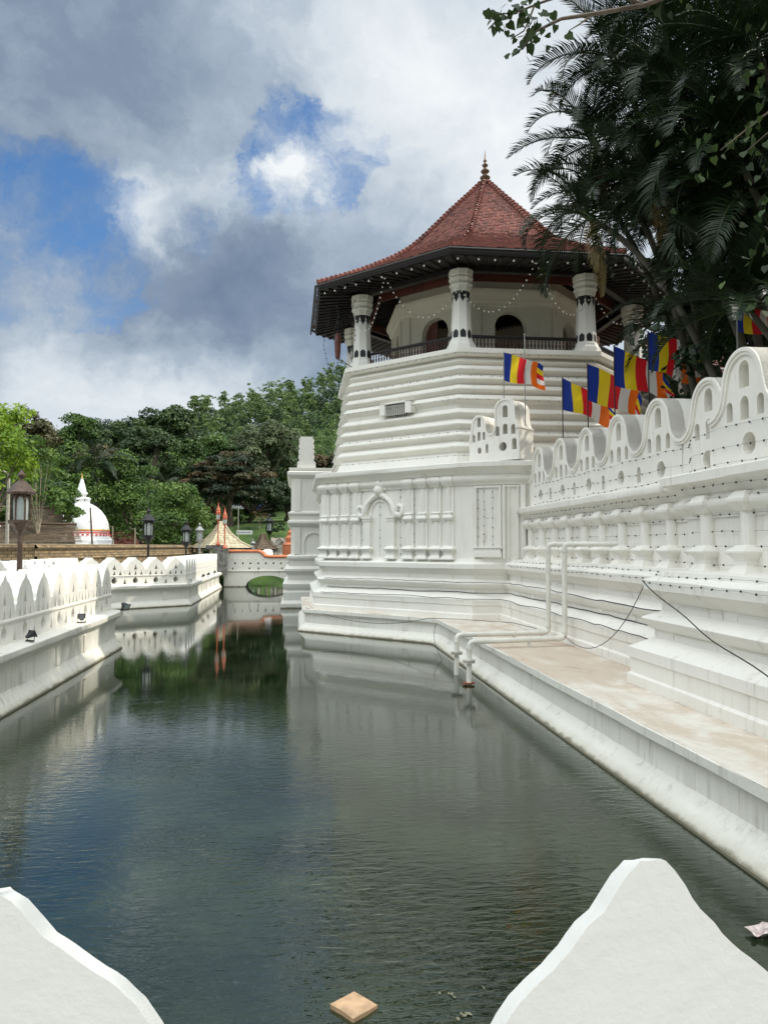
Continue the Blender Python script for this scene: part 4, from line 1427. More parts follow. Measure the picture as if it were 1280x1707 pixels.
flag('shaded striped flag among palm trunks at the right edge on a white pole', (9.5, 15.6, 8.75), 0.75, 1.05, R(-14), 4.6, 0.1, 0.12, 0.9, 0.35, 'grey_metal', 0.02, 0.1, 0.3)
FP_ = thing('flag_pole', 'bare thin white pole rising beside the leftmost flag in front of the balustrade', 'pole', (7.78, 25.6, 4.6))
m = MB()
m.tube([(7.78, 25.6, 4.6), (7.78, 25.6, 10.6)], 0.02, 6)
m.lathe([(0.02, 10.58), (0.035, 10.62), (0.0, 10.67)], 6, (7.78, 25.6, 0))
m.build('shaft', 'grey_metal', FP_)

# ------------------------------------------------------------------ water pipes
def elbow_path(pts, r=0.13, n=6):
    out = [Vector(pts[0])]
    for a, b, c in zip(pts, pts[1:], pts[2:]):
        a, b, c = Vector(a), Vector(b), Vector(c)
        d0, d1 = (a - b).normalized(), (c - b).normalized()
        out += bez(b + d0 * r, b, b + d1 * r, n)
    return out + [Vector(pts[-1])]


for nm, (x0, y0, x1, y1, zt_, lab) in enumerate(((4.09, 19.2, 6.60, 19.75, 3.40, 'white plastic water pipe rising from the moat and up the wall, farther of the two'), (4.09, 17.75, 6.58, 18.45, 3.40, 'white plastic water pipe with rusty flange at the water, nearer of the two'))):
    y0b = y0 + 0.45
    pt = thing('water_pipe', lab, 'pipe', (x0, y0, -0.8), 'water pipes')
    m = MB()
    path = [(x0, y0b, -0.9), (x0 + 0.02, y0b, 1.02), (x1 - 0.02, y1, 1.04), (x1, y1, 3.36), (7.85, y1 - 0.55, 3.36)]
    m.tube(elbow_path(path), 0.066, 12)
    m.build('tube', 'pipe_plastic', pt, smooth=50)
    for k in (1, 2, 3):
        p_ = Vector(path[k])
        for q in (Vector(path[k - 1]), Vector(path[k + 1])):
            d = (q - p_).normalized()
            m = MB()
            m.tube([p_ + d * 0.14, p_ + d * 0.20], 0.080, 12)
            m.build('elbow_sleeve', 'pipe_plastic', pt, smooth=50)
    m = MB()
    m.lathe([(0.08, 0.0), (0.15, 0.0), (0.15, 0.03), (0.08, 0.03)], 12, (x0 + 0.015, y0b, 0.52))
    m.lathe([(0.08, 0.0), (0.15, 0.0), (0.15, 0.03), (0.08, 0.03)], 12, (x0 + 0.015, y0b, 0.56))
    m.build('flange', 'pale_stone', pt)
    m = MB()
    m.lathe([(0.08, 0.0), (0.15, 0.0), (0.15, 0.03), (0.08, 0.03)], 12, (x0, y0b, 0.03 if nm else -0.3))
    m.build('flange', 'rust', pt)
    m = MB()
    c_ = Vector(path[1]).lerp(Vector(path[2]), 0.62)
    d = (Vector(path[2]) - Vector(path[1])).normalized()
    m.tube([c_ - d * 0.02, c_ + d * 0.02], 0.10, 12)
    m.box(c_ - Vector((0, 0, 0.12)), (0.05, 0.09, 0.16))
    m.build('pipe_support', 'pipe_plastic', pt)

# ------------------------------------------------------------------ cables along the wall
def wob(p, q, n, a, zj=1.0):
    p, q = Vector(p), Vector(q)
    out = []
    x = 0
    for i in range(n + 1):
        x = 0.7 * x + rnd.uniform(-a, a)
        c = p.lerp(q, i / n)
        out.append(c + Vector((0, rnd.uniform(-.01, .01), x * zj)))
    return out


def cable(label, pts, r=0.012, grp=None):
    o = MB()
    o.tube(pts, r, 5)
    return tag(o.build('cable', 'cable_black', loc=tuple(pts[0])), label, 'cable', grp)


u45 = Vector((-0.7071, 0.7071, 0))
bC = Vector((5.85, 25.37, 0))
for z, of, lab in ((2.06, 0.175, 'black cable sagging along the upper base moulding of tower and wall'), (1.705, 0.33, 'black cable draped along the middle slope of the base moulding'), (1.52, -0.035, 'lowest black cable draped along the base moulding just above the ledge')):
    L_ = bC + n225 * (-of) * 1.0 + u45 * 6.9
    a_ = [L_ + Vector((0, 0, z))]
    k_ = bC + Vector((of * 0.41, of, 0)) * 1.0
    end = Vector((6.80 + of, 13.55, z))
    pts = wob(L_ + Vector((0, 0, z + .01)), Vector((5.85 + of * 0.41, 25.37 + of, z + .02)), 22, 0.018) + wob((6.80 + of, 25.2 , z + .02), end, 30, 0.022)
    pts = [p + Vector((-0.02, -0.012, 0.012)) for p in pts]
    cable(lab, pts, 0.011, 'cables draped on the base moulding')
cable('thin black cable slanting down the near wall base to the right edge', [Vector((5.86, 12.6, 2.72)).lerp(Vector((5.83, 8.6, 1.58)), i / 14) - Vector((0.03 * math.sin(i), 0, 0.10 * math.sin(math.pi * i / 14))) for i in range(15)], 0.010)
cable('thin cable hanging in a loop beside the two pipes', [Vector(p) for p in bez((6.50, 13.9, 2.58), (6.30, 15.4, 0.60), (6.55, 18.4, 1.10), 14)], 0.008)
cable('slack wire hanging over the water from the tower corner to the ledge', [Vector(p) for p in bez((0.35, 30.6, 0.90), (2.6, 27.5, 0.22), (4.35, 25.3, 0.93), 18)] + [Vector((5.2, 24.6, 0.95)), Vector((6.3, 22.2, 1.06)), Vector((6.4, 20.2, 1.1))], 0.009)
cable('loose wire end dangling from the ledge into the water near the pipes', [Vector(p) for p in bez((4.36, 24.0, 0.90), (4.0, 23.0, 0.5), (4.2, 22.2, 0.02), 8)], 0.008)

# ------------------------------------------------------------------ strings of bulbs on the walls
XS = 'bulb strings on the temple wall'
for z, off, lab in ((5.27, 0.03, 'bulb string sagging just below the parapet arches of the wall'), (4.93, 0.03, 'bulb string crossing the row of round and arched parapet holes'), (4.665, 0.05, 'bulb string resting on top of the wall cornice'), (4.33, 0.22, 'bulb string in the hollow of the wall cornice'), (4.12, 0.15, 'bulb string on the slope above the column capitals'), (3.84, 0.02, 'bulb string under the column capitals'), (3.56, 0.02, 'bulb string across the middle of the half columns'), (3.30, 0.03, 'bulb string just above the column pedestals'), (3.0, 0.05, 'bulb string across the foot of the column pedestals')):
    pts = [(XF - off - 0.02, 24.4 - 1.0 * i, z + (0.035 * abs(math.sin(i * 1.57)) if z > 4.6 else 0.01 * rnd.uniform(-1, 1))) for i in range(11)] + [(XN - off - 0.02, 13.2 - 1.0 * i, z + (0.035 * abs(math.sin(i * 1.57)) if z > 4.6 else 0.01 * rnd.uniform(-1, 1))) for i in range(10)]
    light_string(pts, lab, XS, 0.36, 0.033, 'bulb_dark', 0.002)
for z, x_, lab in ((2.80, 0.42, 'bulb string on the ledge under the pedestals, upper one'), (2.66, 0.205, 'bulb string along the fascia below the pedestals')):
    pts = [(6.80 + x_ - 0.05, 25.0 - 1.0 * i, z + rnd.uniform(-.02, .02)) for i in range(12)] + [(6.0 + x_ - 0.05, 13.2 - i, z + rnd.uniform(-.02, .02)) for i in range(10)]
    light_string(pts, lab, XS, 0.34, 0.033, 'bulb_dark', 0.002)
TS = 'bulb strings on the tower'
for s_, lab in ((0.56, 'first'), (1.10, 'second'), (1.68, 'third'), (2.32, 'fourth'), (3.28, 'fifth'), (4.16, 'sixth'), (4.70, 'seventh'), (5.25, 'eighth'), (5.78, 'ninth')):
    p0 = on_face(s_, 0.03)
    light_string([p0 + Vector((0, 0, 5.5)), p0 + Vector((0, 0, 4.2)), p0 + Vector((0, 0, 2.95))], 'vertical bulb string, %s from the right between the tower half columns' % lab, TS, 0.30, 0.038, 'bulb_dark', 0.003)
for q_, lab in ((0.12, 'left'), (0.32, 'middle'), (0.62, 'right')):
    p0 = o1 + d1 * q_ + nn * 0.06
    light_string([p0 + Vector((0, 0, 5.3)), p0 + Vector((0, 0, 3.2))], 'vertical bulb string on the %s of the plain panel beside the wall' % lab, TS, 0.30, 0.038, 'bulb_dark', 0.003)
for z, ap, lab in ((10.34, 6.60, 'bulb string under the balcony edge of the tower'), (9.50, 6.66, 'bulb string on the upper tower bands'), (8.62, 6.74, 'bulb string level with the barred tower window'), (7.42, 6.82, 'bulb string on the middle tower bands'), (6.55, 6.93, 'bulb string on the lowest tower band')):
    r_ = (ap + 0.03) / C8
    ps = [Vector((CX + r_ * math.cos(R(a)), CY + r_ * math.sin(R(a)), z)) for a in (157.5, 202.5, 247.5, 292.5)]
    light_string(ps, lab, TS, 0.36, 0.036, 'bulb_dark', 0.003)
# hip light string and festoons under the eaves
a = R(247.5)
light_string([Vector((CX + r * math.cos(a), CY + r * math.sin(a), z + 0.16)) for r, z in RP], 'bulb string running down the front hip of the tiled roof', TS, 0.42, 0.06, 'bulb_clear', 0.003)
for k, (a0, a1, lab) in enumerate(((202.5, 247.5, 'left front'), (247.5, 292.5, 'right front'), (292.5, 337.5, 'far right'))):
    e0 = Vector((CX + 8.0 * C8 * math.cos(R((a0 + a1) / 2)), CY + 8.0 * C8 * math.sin(R((a0 + a1) / 2)), 13.55))
    for s_, ae in ((0, a0), (1, a1)):
        e1 = Vector((CX + 6.72 * math.cos(R(ae)), CY + 6.72 * math.sin(R(ae)), 12.9))
        mid = (e0 + e1) / 2 - Vector((0, 0, 2.7))
        light_string([Vector(p) for p in bez(e0, mid, e1, 16)], 'drooping string of pale bulbs under the %s eaves of the tower, %s half' % (lab, ('left', 'right')[s_]), 'festoons under the eaves', 0.20, 0.055, 'bulb_clear', 0.004)
    ea = Vector((CX + 8.22 * math.cos(R(a0)), CY + 8.22 * math.sin(R(a0)), 13.45))
    eb = Vector((CX + 8.22 * math.cos(R(a1)), CY + 8.22 * math.sin(R(a1)), 13.45))
    light_string([ea.lerp(eb, i / 6) for i in range(7)], 'straight row of pale bulbs along the %s eaves board' % lab, 'festoons under the eaves', 0.62, 0.07, 'bulb_clear', 0.003)
for k, (x, y, z, ln) in enumerate(((1.55, 31.4, 13.3, 3.0), (1.2, 32.4, 13.3, 3.9), (2.2, 30.6, 13.3, 2.6))):
    light_string([Vector((x + 0.12 * math.sin(i * 1.3 + k), y, z - ln * i / 8)) for i in range(9)], ('bulb string hanging slack from the left eaves corner', 'longest bulb string trailing from the left eaves', 'short bulb string hanging beside the left pillar')[k], 'hanging strings at the left eaves', 0.20, 0.05, 'bulb_dark', 0.006)
o = thing('paper_lantern', 'faded red paper lantern hanging from the left eaves of the tower', 'lantern', (1.62, 31.2, 11.4))
m = MB()
m.lathe([(0.05, 0.55), (0.11, 0.5), (0.13, 0.2), (0.12, -0.2), (0.09, -0.5), (0.03, -0.55)], 8, (1.62, 31.2, 11.5))
m.build('shade', 'red_wood', o)
m = MB()
m.tube([(1.62, 31.2, 12.0), (1.62, 31.2, 13.5)], 0.008, 4)
m.tube([(1.62, 31.2, 11.0), (2.4, 30.9, 10.45)], 0.015, 4)
m.build('cord', 'cable_black', o)
o = thing('rain_rod', 'thin red brown ladder frame fixed beside the left eaves end of the roof', 'frame', (0.7, 36.4, 13.4))
m = MB()
m.tube([(0.60, 36.3, 13.35), (0.78, 36.3, 15.4)], 0.035, 6)
for t_ in (0.12, 0.5, 0.85):
    m.tube([(0.60 + 0.18 * t_, 36.3, 13.35 + 2.05 * t_), (1.05, 36.3, 13.25 + 1.7 * t_)], 0.02, 5)
m.build('rod', 'dark_wood', o)

# ------------------------------------------------------------------ street lamps with lanterns
def lantern_lamp(label, loc, H, matn, w=0.29, group=None):
    """H = total height; hexagonal lantern 1.25 m tall on a round pole"""
    root = thing('lantern_post', label, 'lamp post', loc, group)
    x, y, z = loc
    zl = z + H - 1.58 * w / 0.29
    k = w / 0.29
    m = MB()
    m.lathe([(0.13, 0), (0.13, 0.25), (0.09, 0.32), (0.075, 0.5), (0.065, H - 1.9 * k), (0.075, H - 1.86 * k), (0.06, H - 1.8 * k), (0.06, H - 1.55 * k)], 12, loc)
    m.build('pole', matn, root, smooth=40)
    m = MB()
    m.lathe([(0.06, -0.06), (0.11, 0.0), (0.16, 0.05), (0.19, 0.12), (0.27, 0.20), (0.29, 0.24), (0.29, 0.29), (0.20, 0.30)], 6, (x, y, zl), R(15))
    m.lathe([(0.24, 0.93), (0.34, 0.95), (0.35, 1.0), (0.30, 1.04), (0.22, 1.16), (0.10, 1.27), (0.05, 1.30), (0.04, 1.35), (0.09, 1.40), (0.10, 1.44), (0.05, 1.51), (0.02, 1.56), (0.0, 1.62)], 6, (x, y, zl), R(15))
    for i in range(6):
        a = R(15 + 60 * i)
        a2 = R(75 + 60 * i)
        p = Vector((x + 0.215 * math.cos(a), y + 0.215 * math.sin(a), zl))
        q = Vector((x + 0.215 * math.cos(a2), y + 0.215 * math.sin(a2), zl))
        m.tube([p + Vector((0, 0, 0.28)), p * 1.0 + Vector((0, 0, 0.95))], 0.024, 5)
        n = 7
        arcp = [p.lerp(q, 0.5 - 0.5 * math.cos(math.pi * t_ / n)) + Vector((0, 0, 0.74 + 0.17 * math.sin(math.pi * t_ / n))) for t_ in range(n + 1)]
        m.tube(arcp, 0.026, 4)
    m.v = [(x + (vx - x) * k, y + (vy - y) * k, zl + (vz - zl) * k) for vx, vy, vz in m.v]
    m.build('lantern_frame', matn, root)
    m = MB()
    m.lathe([(0.175, 0.30), (0.185, 0.92)], 6, (x, y, zl), R(15))
    m.v = [(x + (vx - x) * k, y + (vy - y) * k, zl + (vz - zl) * k) for vx, vy, vz in m.v]
    m.build('glass', 'lamp_glass', root)
    return root


LG = 'lantern posts along the left walkway'
lantern_lamp('large bronze brown lantern post nearest the viewer at the left edge', (-7.16, 21.0, 1.6), 3.72, 'bronze_lamp', 0.30, LG)
lantern_lamp('black lantern post standing right of the white dome behind the far moat wall', (-8.57, 46.0, 1.6), 3.95, 'black_iron', 0.36, LG)
lantern_lamp('black lantern post between the other black lantern and the grey lantern post', (-7.68, 55.0, 1.6), 3.55, 'black_iron', 0.34, LG)
lantern_lamp('slim grey lantern post just left of the tent roofed pavilion', (-7.62, 62.0, 1.6), 3.6, 'grey_metal', 0.30, LG)


def orange_lamp(label, loc, H):
    root = thing('orange_lamp_post', label, 'lamp post', loc, 'orange lamps on the gate pillar')
    x, y, z = loc
    m = MB()
    m.lathe([(0.19, 0), (0.20, 0.10), (0.13, 0.17), (0.10, 0.26), (0.055, 0.32), (0.05, 0.6), (0.045, H - 1.75), (0.075, H - 1.72), (0.05, H - 1.66), (0.06, H - 1.55), (0.15, H - 1.46), (0.16, H - 1.42)], 12, loc)
    m.build('pole', 'orange_lamp', root, smooth=40)
    m = MB()
    m.lathe([(0.14, H - 1.42), (0.17, H - 1.1), (0.15, H - 1.02)], 8, loc)
    m.build('glass', 'lamp_glass', root)
    m = MB()
    m.lathe([(0.19, H - 1.04), (0.21, H - 0.98), (0.19, H - 0.92), (0.185, H - 0.86), (0.20, H - 0.83), (0.16, H - 0.78), (0.15, H - 0.68), (0.165, H - 0.65), (0.11, H - 0.56), (0.075, H - 0.44), (0.085, H - 0.42), (0.05, H - 0.33), (0.025, H - 0.15), (0.0, H)], 12, loc)
    m.build('spire_cap', 'orange_lamp', root, smooth=40)


orange_lamp('taller orange lamp post with spired cap on the grey pillar, left one', (-6.29, 63.0, 3.41), 3.5)
orange_lamp('shorter orange lamp post with spired cap on the grey pillar, right one', (-5.76, 62.95, 3.13), 3.4)

# ------------------------------------------------------------------ flood lights on the ledges
def floodlight(label, loc, yaw, tilt, s=1.0, matn='flood_housing', lens='lamp_glass', grp='flood lights on the moat walls'):
    root = thing('flood_light', label, 'flood light', loc, grp)
    M = Matrix.Rotation(yaw, 3, 'Z') @ Matrix.Rotation(tilt, 3, 'Y')
    o = Vector(loc) + Vector((0, 0, 0.20 * s))
    m = MB()
    # tapered body: lens end (+X) wide, back end narrow, cooling fins
    for x0, w0, h0, x1, w1, h1 in ((-0.14, 0.13, 0.06, 0.0, 0.20, 0.12), (0.0, 0.20, 0.12, 0.10, 0.28, 0.20), (0.10, 0.31, 0.23, 0.13, 0.31, 0.23)):
        r0 = [o + M @ Vector((x0 * s, a * w0 / 2 * s, b * h0 / 2 * s)) for a, b in ((-1, -1), (1, -1), (1, 1), (-1, 1))]
        r1 = [o + M @ Vector((x1 * s, a * w1 / 2 * s, b * h1 / 2 * s)) for a, b in ((-1, -1), (1, -1), (1, 1), (-1, 1))]
        m.rings([r0, r1])
    m.build('housing', matn, root)
    m = MB()
    r0 = [o + M @ Vector((0.131 * s, a * 0.13 * s, b * 0.095 * s)) for a, b in ((-1, -1), (1, -1), (1, 1), (-1, 1))]
    r1 = [o + M @ Vector((0.137 * s, a * 0.125 * s, b * 0.09 * s)) for a, b in ((-1, -1), (1, -1), (1, 1), (-1, 1))]
    m.rings([r0, r1])
    m.build('lens', lens, root)
    m = MB()
    Y_ = Matrix.Rotation(yaw, 3, 'Z')
    for sg in (-1, 1):
        m.tube([o + Y_ @ Vector((0.05 * s, sg * 0.17 * s, 0)), Vector(loc) + Y_ @ Vector((0.02 * s, sg * 0.17 * s, 0.02))], 0.012 * s, 4)
    m.box(Vector(loc) + Vector((0, 0, 0.015)), (0.07 * s, 0.36 * s, 0.03), rz=yaw)
    m.build('bracket', matn, root)


floodlight('black flood light on the near moat wall ledge, closest to the viewer', (-5.72, 17.5, 1.25), R(55), R(-25), 0.66)
floodlight('black flood light tilted up on the near moat wall ledge, middle one', (-5.74, 21.6, 1.25), R(110), R(-35), 0.66)
floodlight('black flood light leaning out over the water at the moat wall corner', (-5.52, 25.8, 1.23), R(-40), R(35), 0.85)
floodlight('small white flood light on the corner of the far moat wall', (-5.95, 44.1, 1.26), R(-60), R(-10), 0.8, 'pipe_plastic')
for k, y in enumerate((50.5, 53.4, 57.4)):
    floodlight('small dark flood light on the far moat wall ledge, %s from the corner' % ('first', 'second', 'third')[k], (-5.98, y, 1.26), R(20), R(-30), 0.8)

# ------------------------------------------------------------------ floating litter
o = thing('foam_board', 'square tan foam board floating at the bottom edge of the water', 'litter', (0.42, 5.64, 0.0))
m = MB()
ang = R(38)
c_, s_ = math.cos(ang), math.sin(ang)
base_ = [(-0.115, -0.12), (0.0, -0.125), (0.12, -0.115), (0.118, 0.0), (0.11, 0.118), (0.0, 0.125), (-0.12, 0.115), (-0.112, 0.0)]
r0 = [(0.42 + x * c_ - y * s_, 5.64 + x * s_ + y * c_, -0.02) for x, y in base_]
r1 = [(0.42 + 1.02 * (x * c_ - y * s_), 5.64 + 1.02 * (x * s_ + y * c_), 0.022 + 0.012 * rnd.random()) for x, y in base_]
r2 = [(0.42 + 0.72 * (x * c_ - y * s_), 5.64 + 0.72 * (x * s_ + y * c_), 0.034 + 0.01 * rnd.random()) for x, y in base_]
m.rings([r0, r1, r2])
m.build('slab', 'foam_board', o, smooth=30)
o = thing('paper_wrapper', 'crumpled pinkish wrapper floating beside the right foreground merlon', 'litter', (3.95, 6.3, 0.0))
m = MB()
gx_, gy_ = 7, 5
vs = [(3.82 + 0.30 * i / 6 + 0.02 * rnd.uniform(-1, 1), 6.2 + 0.16 * j / 4 + 0.03 * i / 6, 0.02 + 0.05 * rnd.random()) for i in range(gx_) for j in range(gy_)]
m.add(vs, [(i * gy_ + j, (i + 1) * gy_ + j, (i + 1) * gy_ + j + 1, i * gy_ + j + 1) for i in range(gx_ - 1) for j in range(gy_ - 1)])
m.build('sheet', 'pink_paper', o)
for k, (x, y, s_, lab) in enumerate(((1.11, 5.72, 0.07, 'small pale scrap of leaf debris floating near the bottom centre'), (1.16, 5.46, 0.09, 'grey green scrap floating at the very bottom edge'), (1.36, 5.80, 0.05, 'thin pale twig floating left of the right merlon'))):
    o = thing('floating_scrap', lab, 'litter', (x, y, 0), 'scraps on the water')
    m = MB()
    for j in range(5 if k < 2 else 1):
        a = rnd.uniform(0, 6)
        p = Vector((x + rnd.uniform(-s_, s_), y + rnd.uniform(-s_, s_) * 0.5, 0.004 + 0.002 * j))
        d = Vector((math.cos(a), math.sin(a), 0.02)) * s_ * (0.32 if k < 2 else 0.9)
        e_ = Vector((-d.y, d.x, 0.03 * s_)) * (0.5 if k < 2 else 0.1)
        m.add([p - d, p - e_, p + d, p + e_], [(0, 1, 2, 3)])
    m.build('scrap', 'leaf_scrap', o)

# ------------------------------------------------------------------ white dome
SX, SY = -22.0, 82.0
S0 = thing('stupa', 'white bell shaped stupa dome with red and yellow band and gilded spire', 'stupa', (SX, SY, 1.6))
m = MB()
m.lathe([(3.35, 1.6), (3.35, 3.5), (3.2, 3.55), (3.2, 3.95), (3.05, 4.0), (3.0, 4.2), (2.85, 4.25), (2.78, 4.55), (2.72, 4.65), (2.74, 5.1), (2.62, 5.75), (2.35, 6.4), (1.95, 6.95), (1.45, 7.4), (0.9, 7.7), (0.5, 7.8)], 48, (SX, SY, 0))
dome = m.build('dome', 'stupa_white', S0, smooth=35)
m = MB()
m.lathe([(2.80, 4.62), (2.80, 4.74)], 48, (SX, SY, 0), cap=False)
m.lathe([(2.79, 4.84), (2.80, 4.92)], 48, (SX, SY, 0), cap=False)
m.build('red_band', 'red_band', dome)
m = MB()
for i in range(40):
    a = 2 * math.pi * i / 40
    m.box((SX + 2.90 * math.cos(a), SY + 2.90 * math.sin(a), 4.47), (0.06, 0.24, 0.16), rz=a)
m.build('red_fringe', 'red_band', dome)
m = MB()
m.lathe([(2.785, 4.94), (2.79, 5.02)], 48, (SX, SY, 0), cap=False)
m.build('yellow_band', 'yellow_band', dome)
m = MB()
m.lathe([(1.25, 7.35), (1.25, 7.55), (1.05, 7.6), (1.05, 8.05), (1.15, 8.1), (1.15, 8.2), (0.9, 8.32), (0.7, 8.36)], 4, (SX, SY, 0), R(65))
m.build('square_turret', 'stupa_white', S0)
m = MB()
m.lathe([(0.42, 8.3), (0.42, 8.55), (0.58, 8.7), (0.58, 8.85), (0.40, 8.95), (0.44, 9.05)] + [(0.42 - 0.055 * i + (0.03 if i % 2 else 0), 9.1 + 0.2 * i) for i in range(7)] + [(0.05, 10.4)], 18, (SX, SY, 0))
m.build('spire', 'stupa_white', S0, smooth=30)
m = MB()
m.lathe([(0.10, 10.25), (0.11, 10.4), (0.05, 10.55), (0.07, 10.65), (0.02, 10.8), (0.0, 11.05)], 10, (SX, SY, 0))
m.build('pinnacle', 'gilt', S0)

# ------------------------------------------------------------------ pavilions and low roofs on the left
def pavilion(name, label, c, hw, z_eave, z_top, z0, matn, wallm='pale_stone', rot=R(20), course=0.34, flare=0.55, width=0.5):
    root = thing(name, label, 'pavilion', (c[0], c[1], z0))
    RPx = [(0.12, z_top), (hw * 0.30, z_eave + (z_top - z_eave) * 0.56), (hw * 0.62, z_eave + (z_top - z_eave) * 0.22), (hw * 1.0, z_eave)]
    m = MB()
    tiled_roof(m, [(r * math.sqrt(2), z) for r, z in RPx], c[0], c[1], 4, rot + R(45), course, width, 0.05, jit=0.01)
    rf = m.build('roof', matn, root, tint=True)
    m = MB()
    m.lathe([(r * math.sqrt(2), z - 0.09) for r, z in RPx[::-1]], 4, (c[0], c[1], 0), rot + R(45))
    m.build('roof_boarding', 'dark_wood', rf)
    for k in range(4):
        a = rot + R(45 + 90 * k)
        m = MB()
        m.tint = 0.8
        m.tube([Vector((c[0] + r * 1.42 * math.cos(a), c[1] + r * 1.42 * math.sin(a), z + 0.07)) for r, z in RPx], 0.09, 6)
        m.build('hip_ridge', matn, rf, tint=True)
    for k in range(4):
        a = rot + R(45 + 90 * k)
        m = MB()
        m.box((c[0] + hw * 1.12 * math.cos(a), c[1] + hw * 1.12 * math.sin(a), (z0 + z_eave) / 2), (0.22, 0.22, z_eave - z0), rz=rot)
        m.build('post', wallm, root)
    return root


pavilion('tent_roof_pavilion', 'pavilion with cream tiled tent roof behind the orange lamps', (-7.6, 79.5), 2.35, 3.15, 5.75, 1.6, 'cream_tile', rot=R(28))
pavilion('tent_roof_pavilion', 'small grey tent roofed pavilion right of the cream tiled one', (-4.0, 92.0), 1.35, 2.95, 4.75, 1.6, 'brown_tile', rot=R(30))
pavilion('tent_roof_pavilion', 'little dark roofed kiosk between the white dome and the black lantern', (-16.5, 90.0), 1.2, 3.65, 4.75, 1.6, 'brown_tile', rot=R(20))
pavilion('tent_roof_pavilion', 'red roofed hut peeping out left of the orange lamp tops', (-12.4, 115.0), 1.3, 7.4, 9.1, 5.6, 'roof_tile', rot=R(15))


def gable(name, label, p0, p1, depth, zb, ze, zr, wallm, roofm):
    """building with a ridge parallel to p0-p1"""
    root = thing(name, label, 'building', (p0[0], p0[1], zb))
    a, b = Vector((*p0, 0)), Vector((*p1, 0))
    ux = (b - a).normalized()
    nv = Vector((-ux.y, ux.x, 0))
    L = (b - a).length
    ax = Matrix((ux, nv, (0, 0, 1))).transposed()
    m = MB()
    m.box((a + b) / 2 + nv * depth / 2 + Vector((0, 0, (zb + ze) / 2)), (L - 0.8, depth - 0.8, ze - zb), axes=ax)
    for s_ in (0.4, L - 0.4):
        c = a + ux * s_
        q0, q1, q2 = c + nv * 0.4, c + nv * (depth - 0.4), c + nv * depth / 2
        z0 = Vector((0, 0, ze))
        m.add([q0 + z0, q1 + z0, q2 + Vector((0, 0, zr - 0.15))], [(0, 1, 2)])
    w = m.build('wall', wallm, root)
    m = MB()
    n = 26
    for side in (0, 1):
        for c in range(n):
            f0, f1 = c / n, (c + 1.1) / n
            def pt(s_, f):
                d = depth / 2 * (1 - f) if side == 0 else depth / 2 * (1 + f)
                return a + ux * s_ + nv * d + Vector((0, 0, zr + (ze - 0.1 - zr) * f))
            nt = int(L / 0.5)
            for i in range(nt):
                lift = Vector((0, 0, 0.022 + rnd.uniform(-.012, .012)))
                m.quad(pt(L * i / nt, f0), pt(L * (i + 1) / nt, f0), pt(L * (i + 1) / nt, f1) + lift, pt(L * i / nt, f1) + lift, min(1, max(0, rnd.gauss(.45, .25))))
    rf = m.build('roof', roofm, root, tint=True)
    m = MB()
    m.tint = 0.4
    m.tube([a + nv * depth / 2 + Vector((0, 0, zr + 0.05)), b + nv * depth / 2 + Vector((0, 0, zr + 0.05))], 0.12, 6)
    m.build('ridge', roofm, rf, tint=True)
    for k in range(3):
        m = MB()
        m.box(a + ux * (L * (k + 0.6) / 3.2) + nv * 0.39 + Vector((0, 0, ze - 0.55)), (L * 0.16, 0.06, 0.6), axes=ax)
        m.build('window', 'black_paint', w)
    return root


gable('low_house', 'low house with mossy brown tiled roof in front of the stupa', (-20.7, 54.5), (-15.2, 57.0), 5.0, 1.6, 3.72, 4.9, 'pale_stone', 'brown_tile')
gable('low_house', 'tall brown building with steep tiled roof behind the first lantern', (-24.0, 63.5), (-19.0, 64.5), 5.0, 1.6, 4.2, 6.5, 'brown_wall', 'brown_tile')
gable('low_house', 'low red tiled shrine roof at the right foot of the stupa', (-20.3, 85.2), (-17.2, 87.6), 2.4, 1.6, 3.5, 4.75, 'pale_stone', 'roof_tile')
gable('low_house', 'small white house glimpsed between the trees above the black lantern', (-19.2, 95.0), (-16.8, 95.5), 3.0, 1.6, 7.4, 8.2, 'stupa_white', 'cream_tile')
o = thing('utility_box', 'white utility box on the brick wall at the far left edge', 'box', (-19.1, 51.0, 3.4))
m = MB()
m.box((-19.1, 51.0, 4.3), (0.75, 0.5, 0.55))
m.box((-19.1, 51.0, 4.60), (0.85, 0.6, 0.06))
m.build('cabinet', 'sign_white', o)
m = MB()
m.tube([(-19.1, 51.0, 1.6), (-19.1, 51.0, 4.05)], 0.06, 6)
m.build('post', 'grey_metal', o)

# temple building behind the palms on the right
o = thing('temple_building', 'white temple building hidden behind the palm trunks at the right', 'building', (20, 31, 3))
m = MB()
m.box((22.5, 33, 6.5), (14, 8, 7.4))
m.build('wall', 'white_paint_fresh', o)
m = MB()
for k in range(20):
    z0, z1 = 12.6 - 0.13 * k, 12.6 - 0.13 * (k + 1.1)
    d0, d1 = 0.25 * k, 0.25 * (k + 1.1)
    m.quad((15, 33 - d0, z0), (30, 33 - d0, z0), (30, 33 - d1, z1 + .05), (15, 33 - d1, z1 + .05), rnd.random())
    m.quad((30, 33 + d0, z0), (15, 33 + d0, z0), (15, 33 + d1, z1 + .05), (30, 33 + d1, z1 + .05), rnd.random())
m.build('roof', 'roof_tile', o, tint=True)
for k in range(5):
    m = MB()
    m.box((17 + 2.6 * k, 28.98, 7.6), (1.0, 0.08, 1.7))
    m.build('window', 'dark_wood', o)

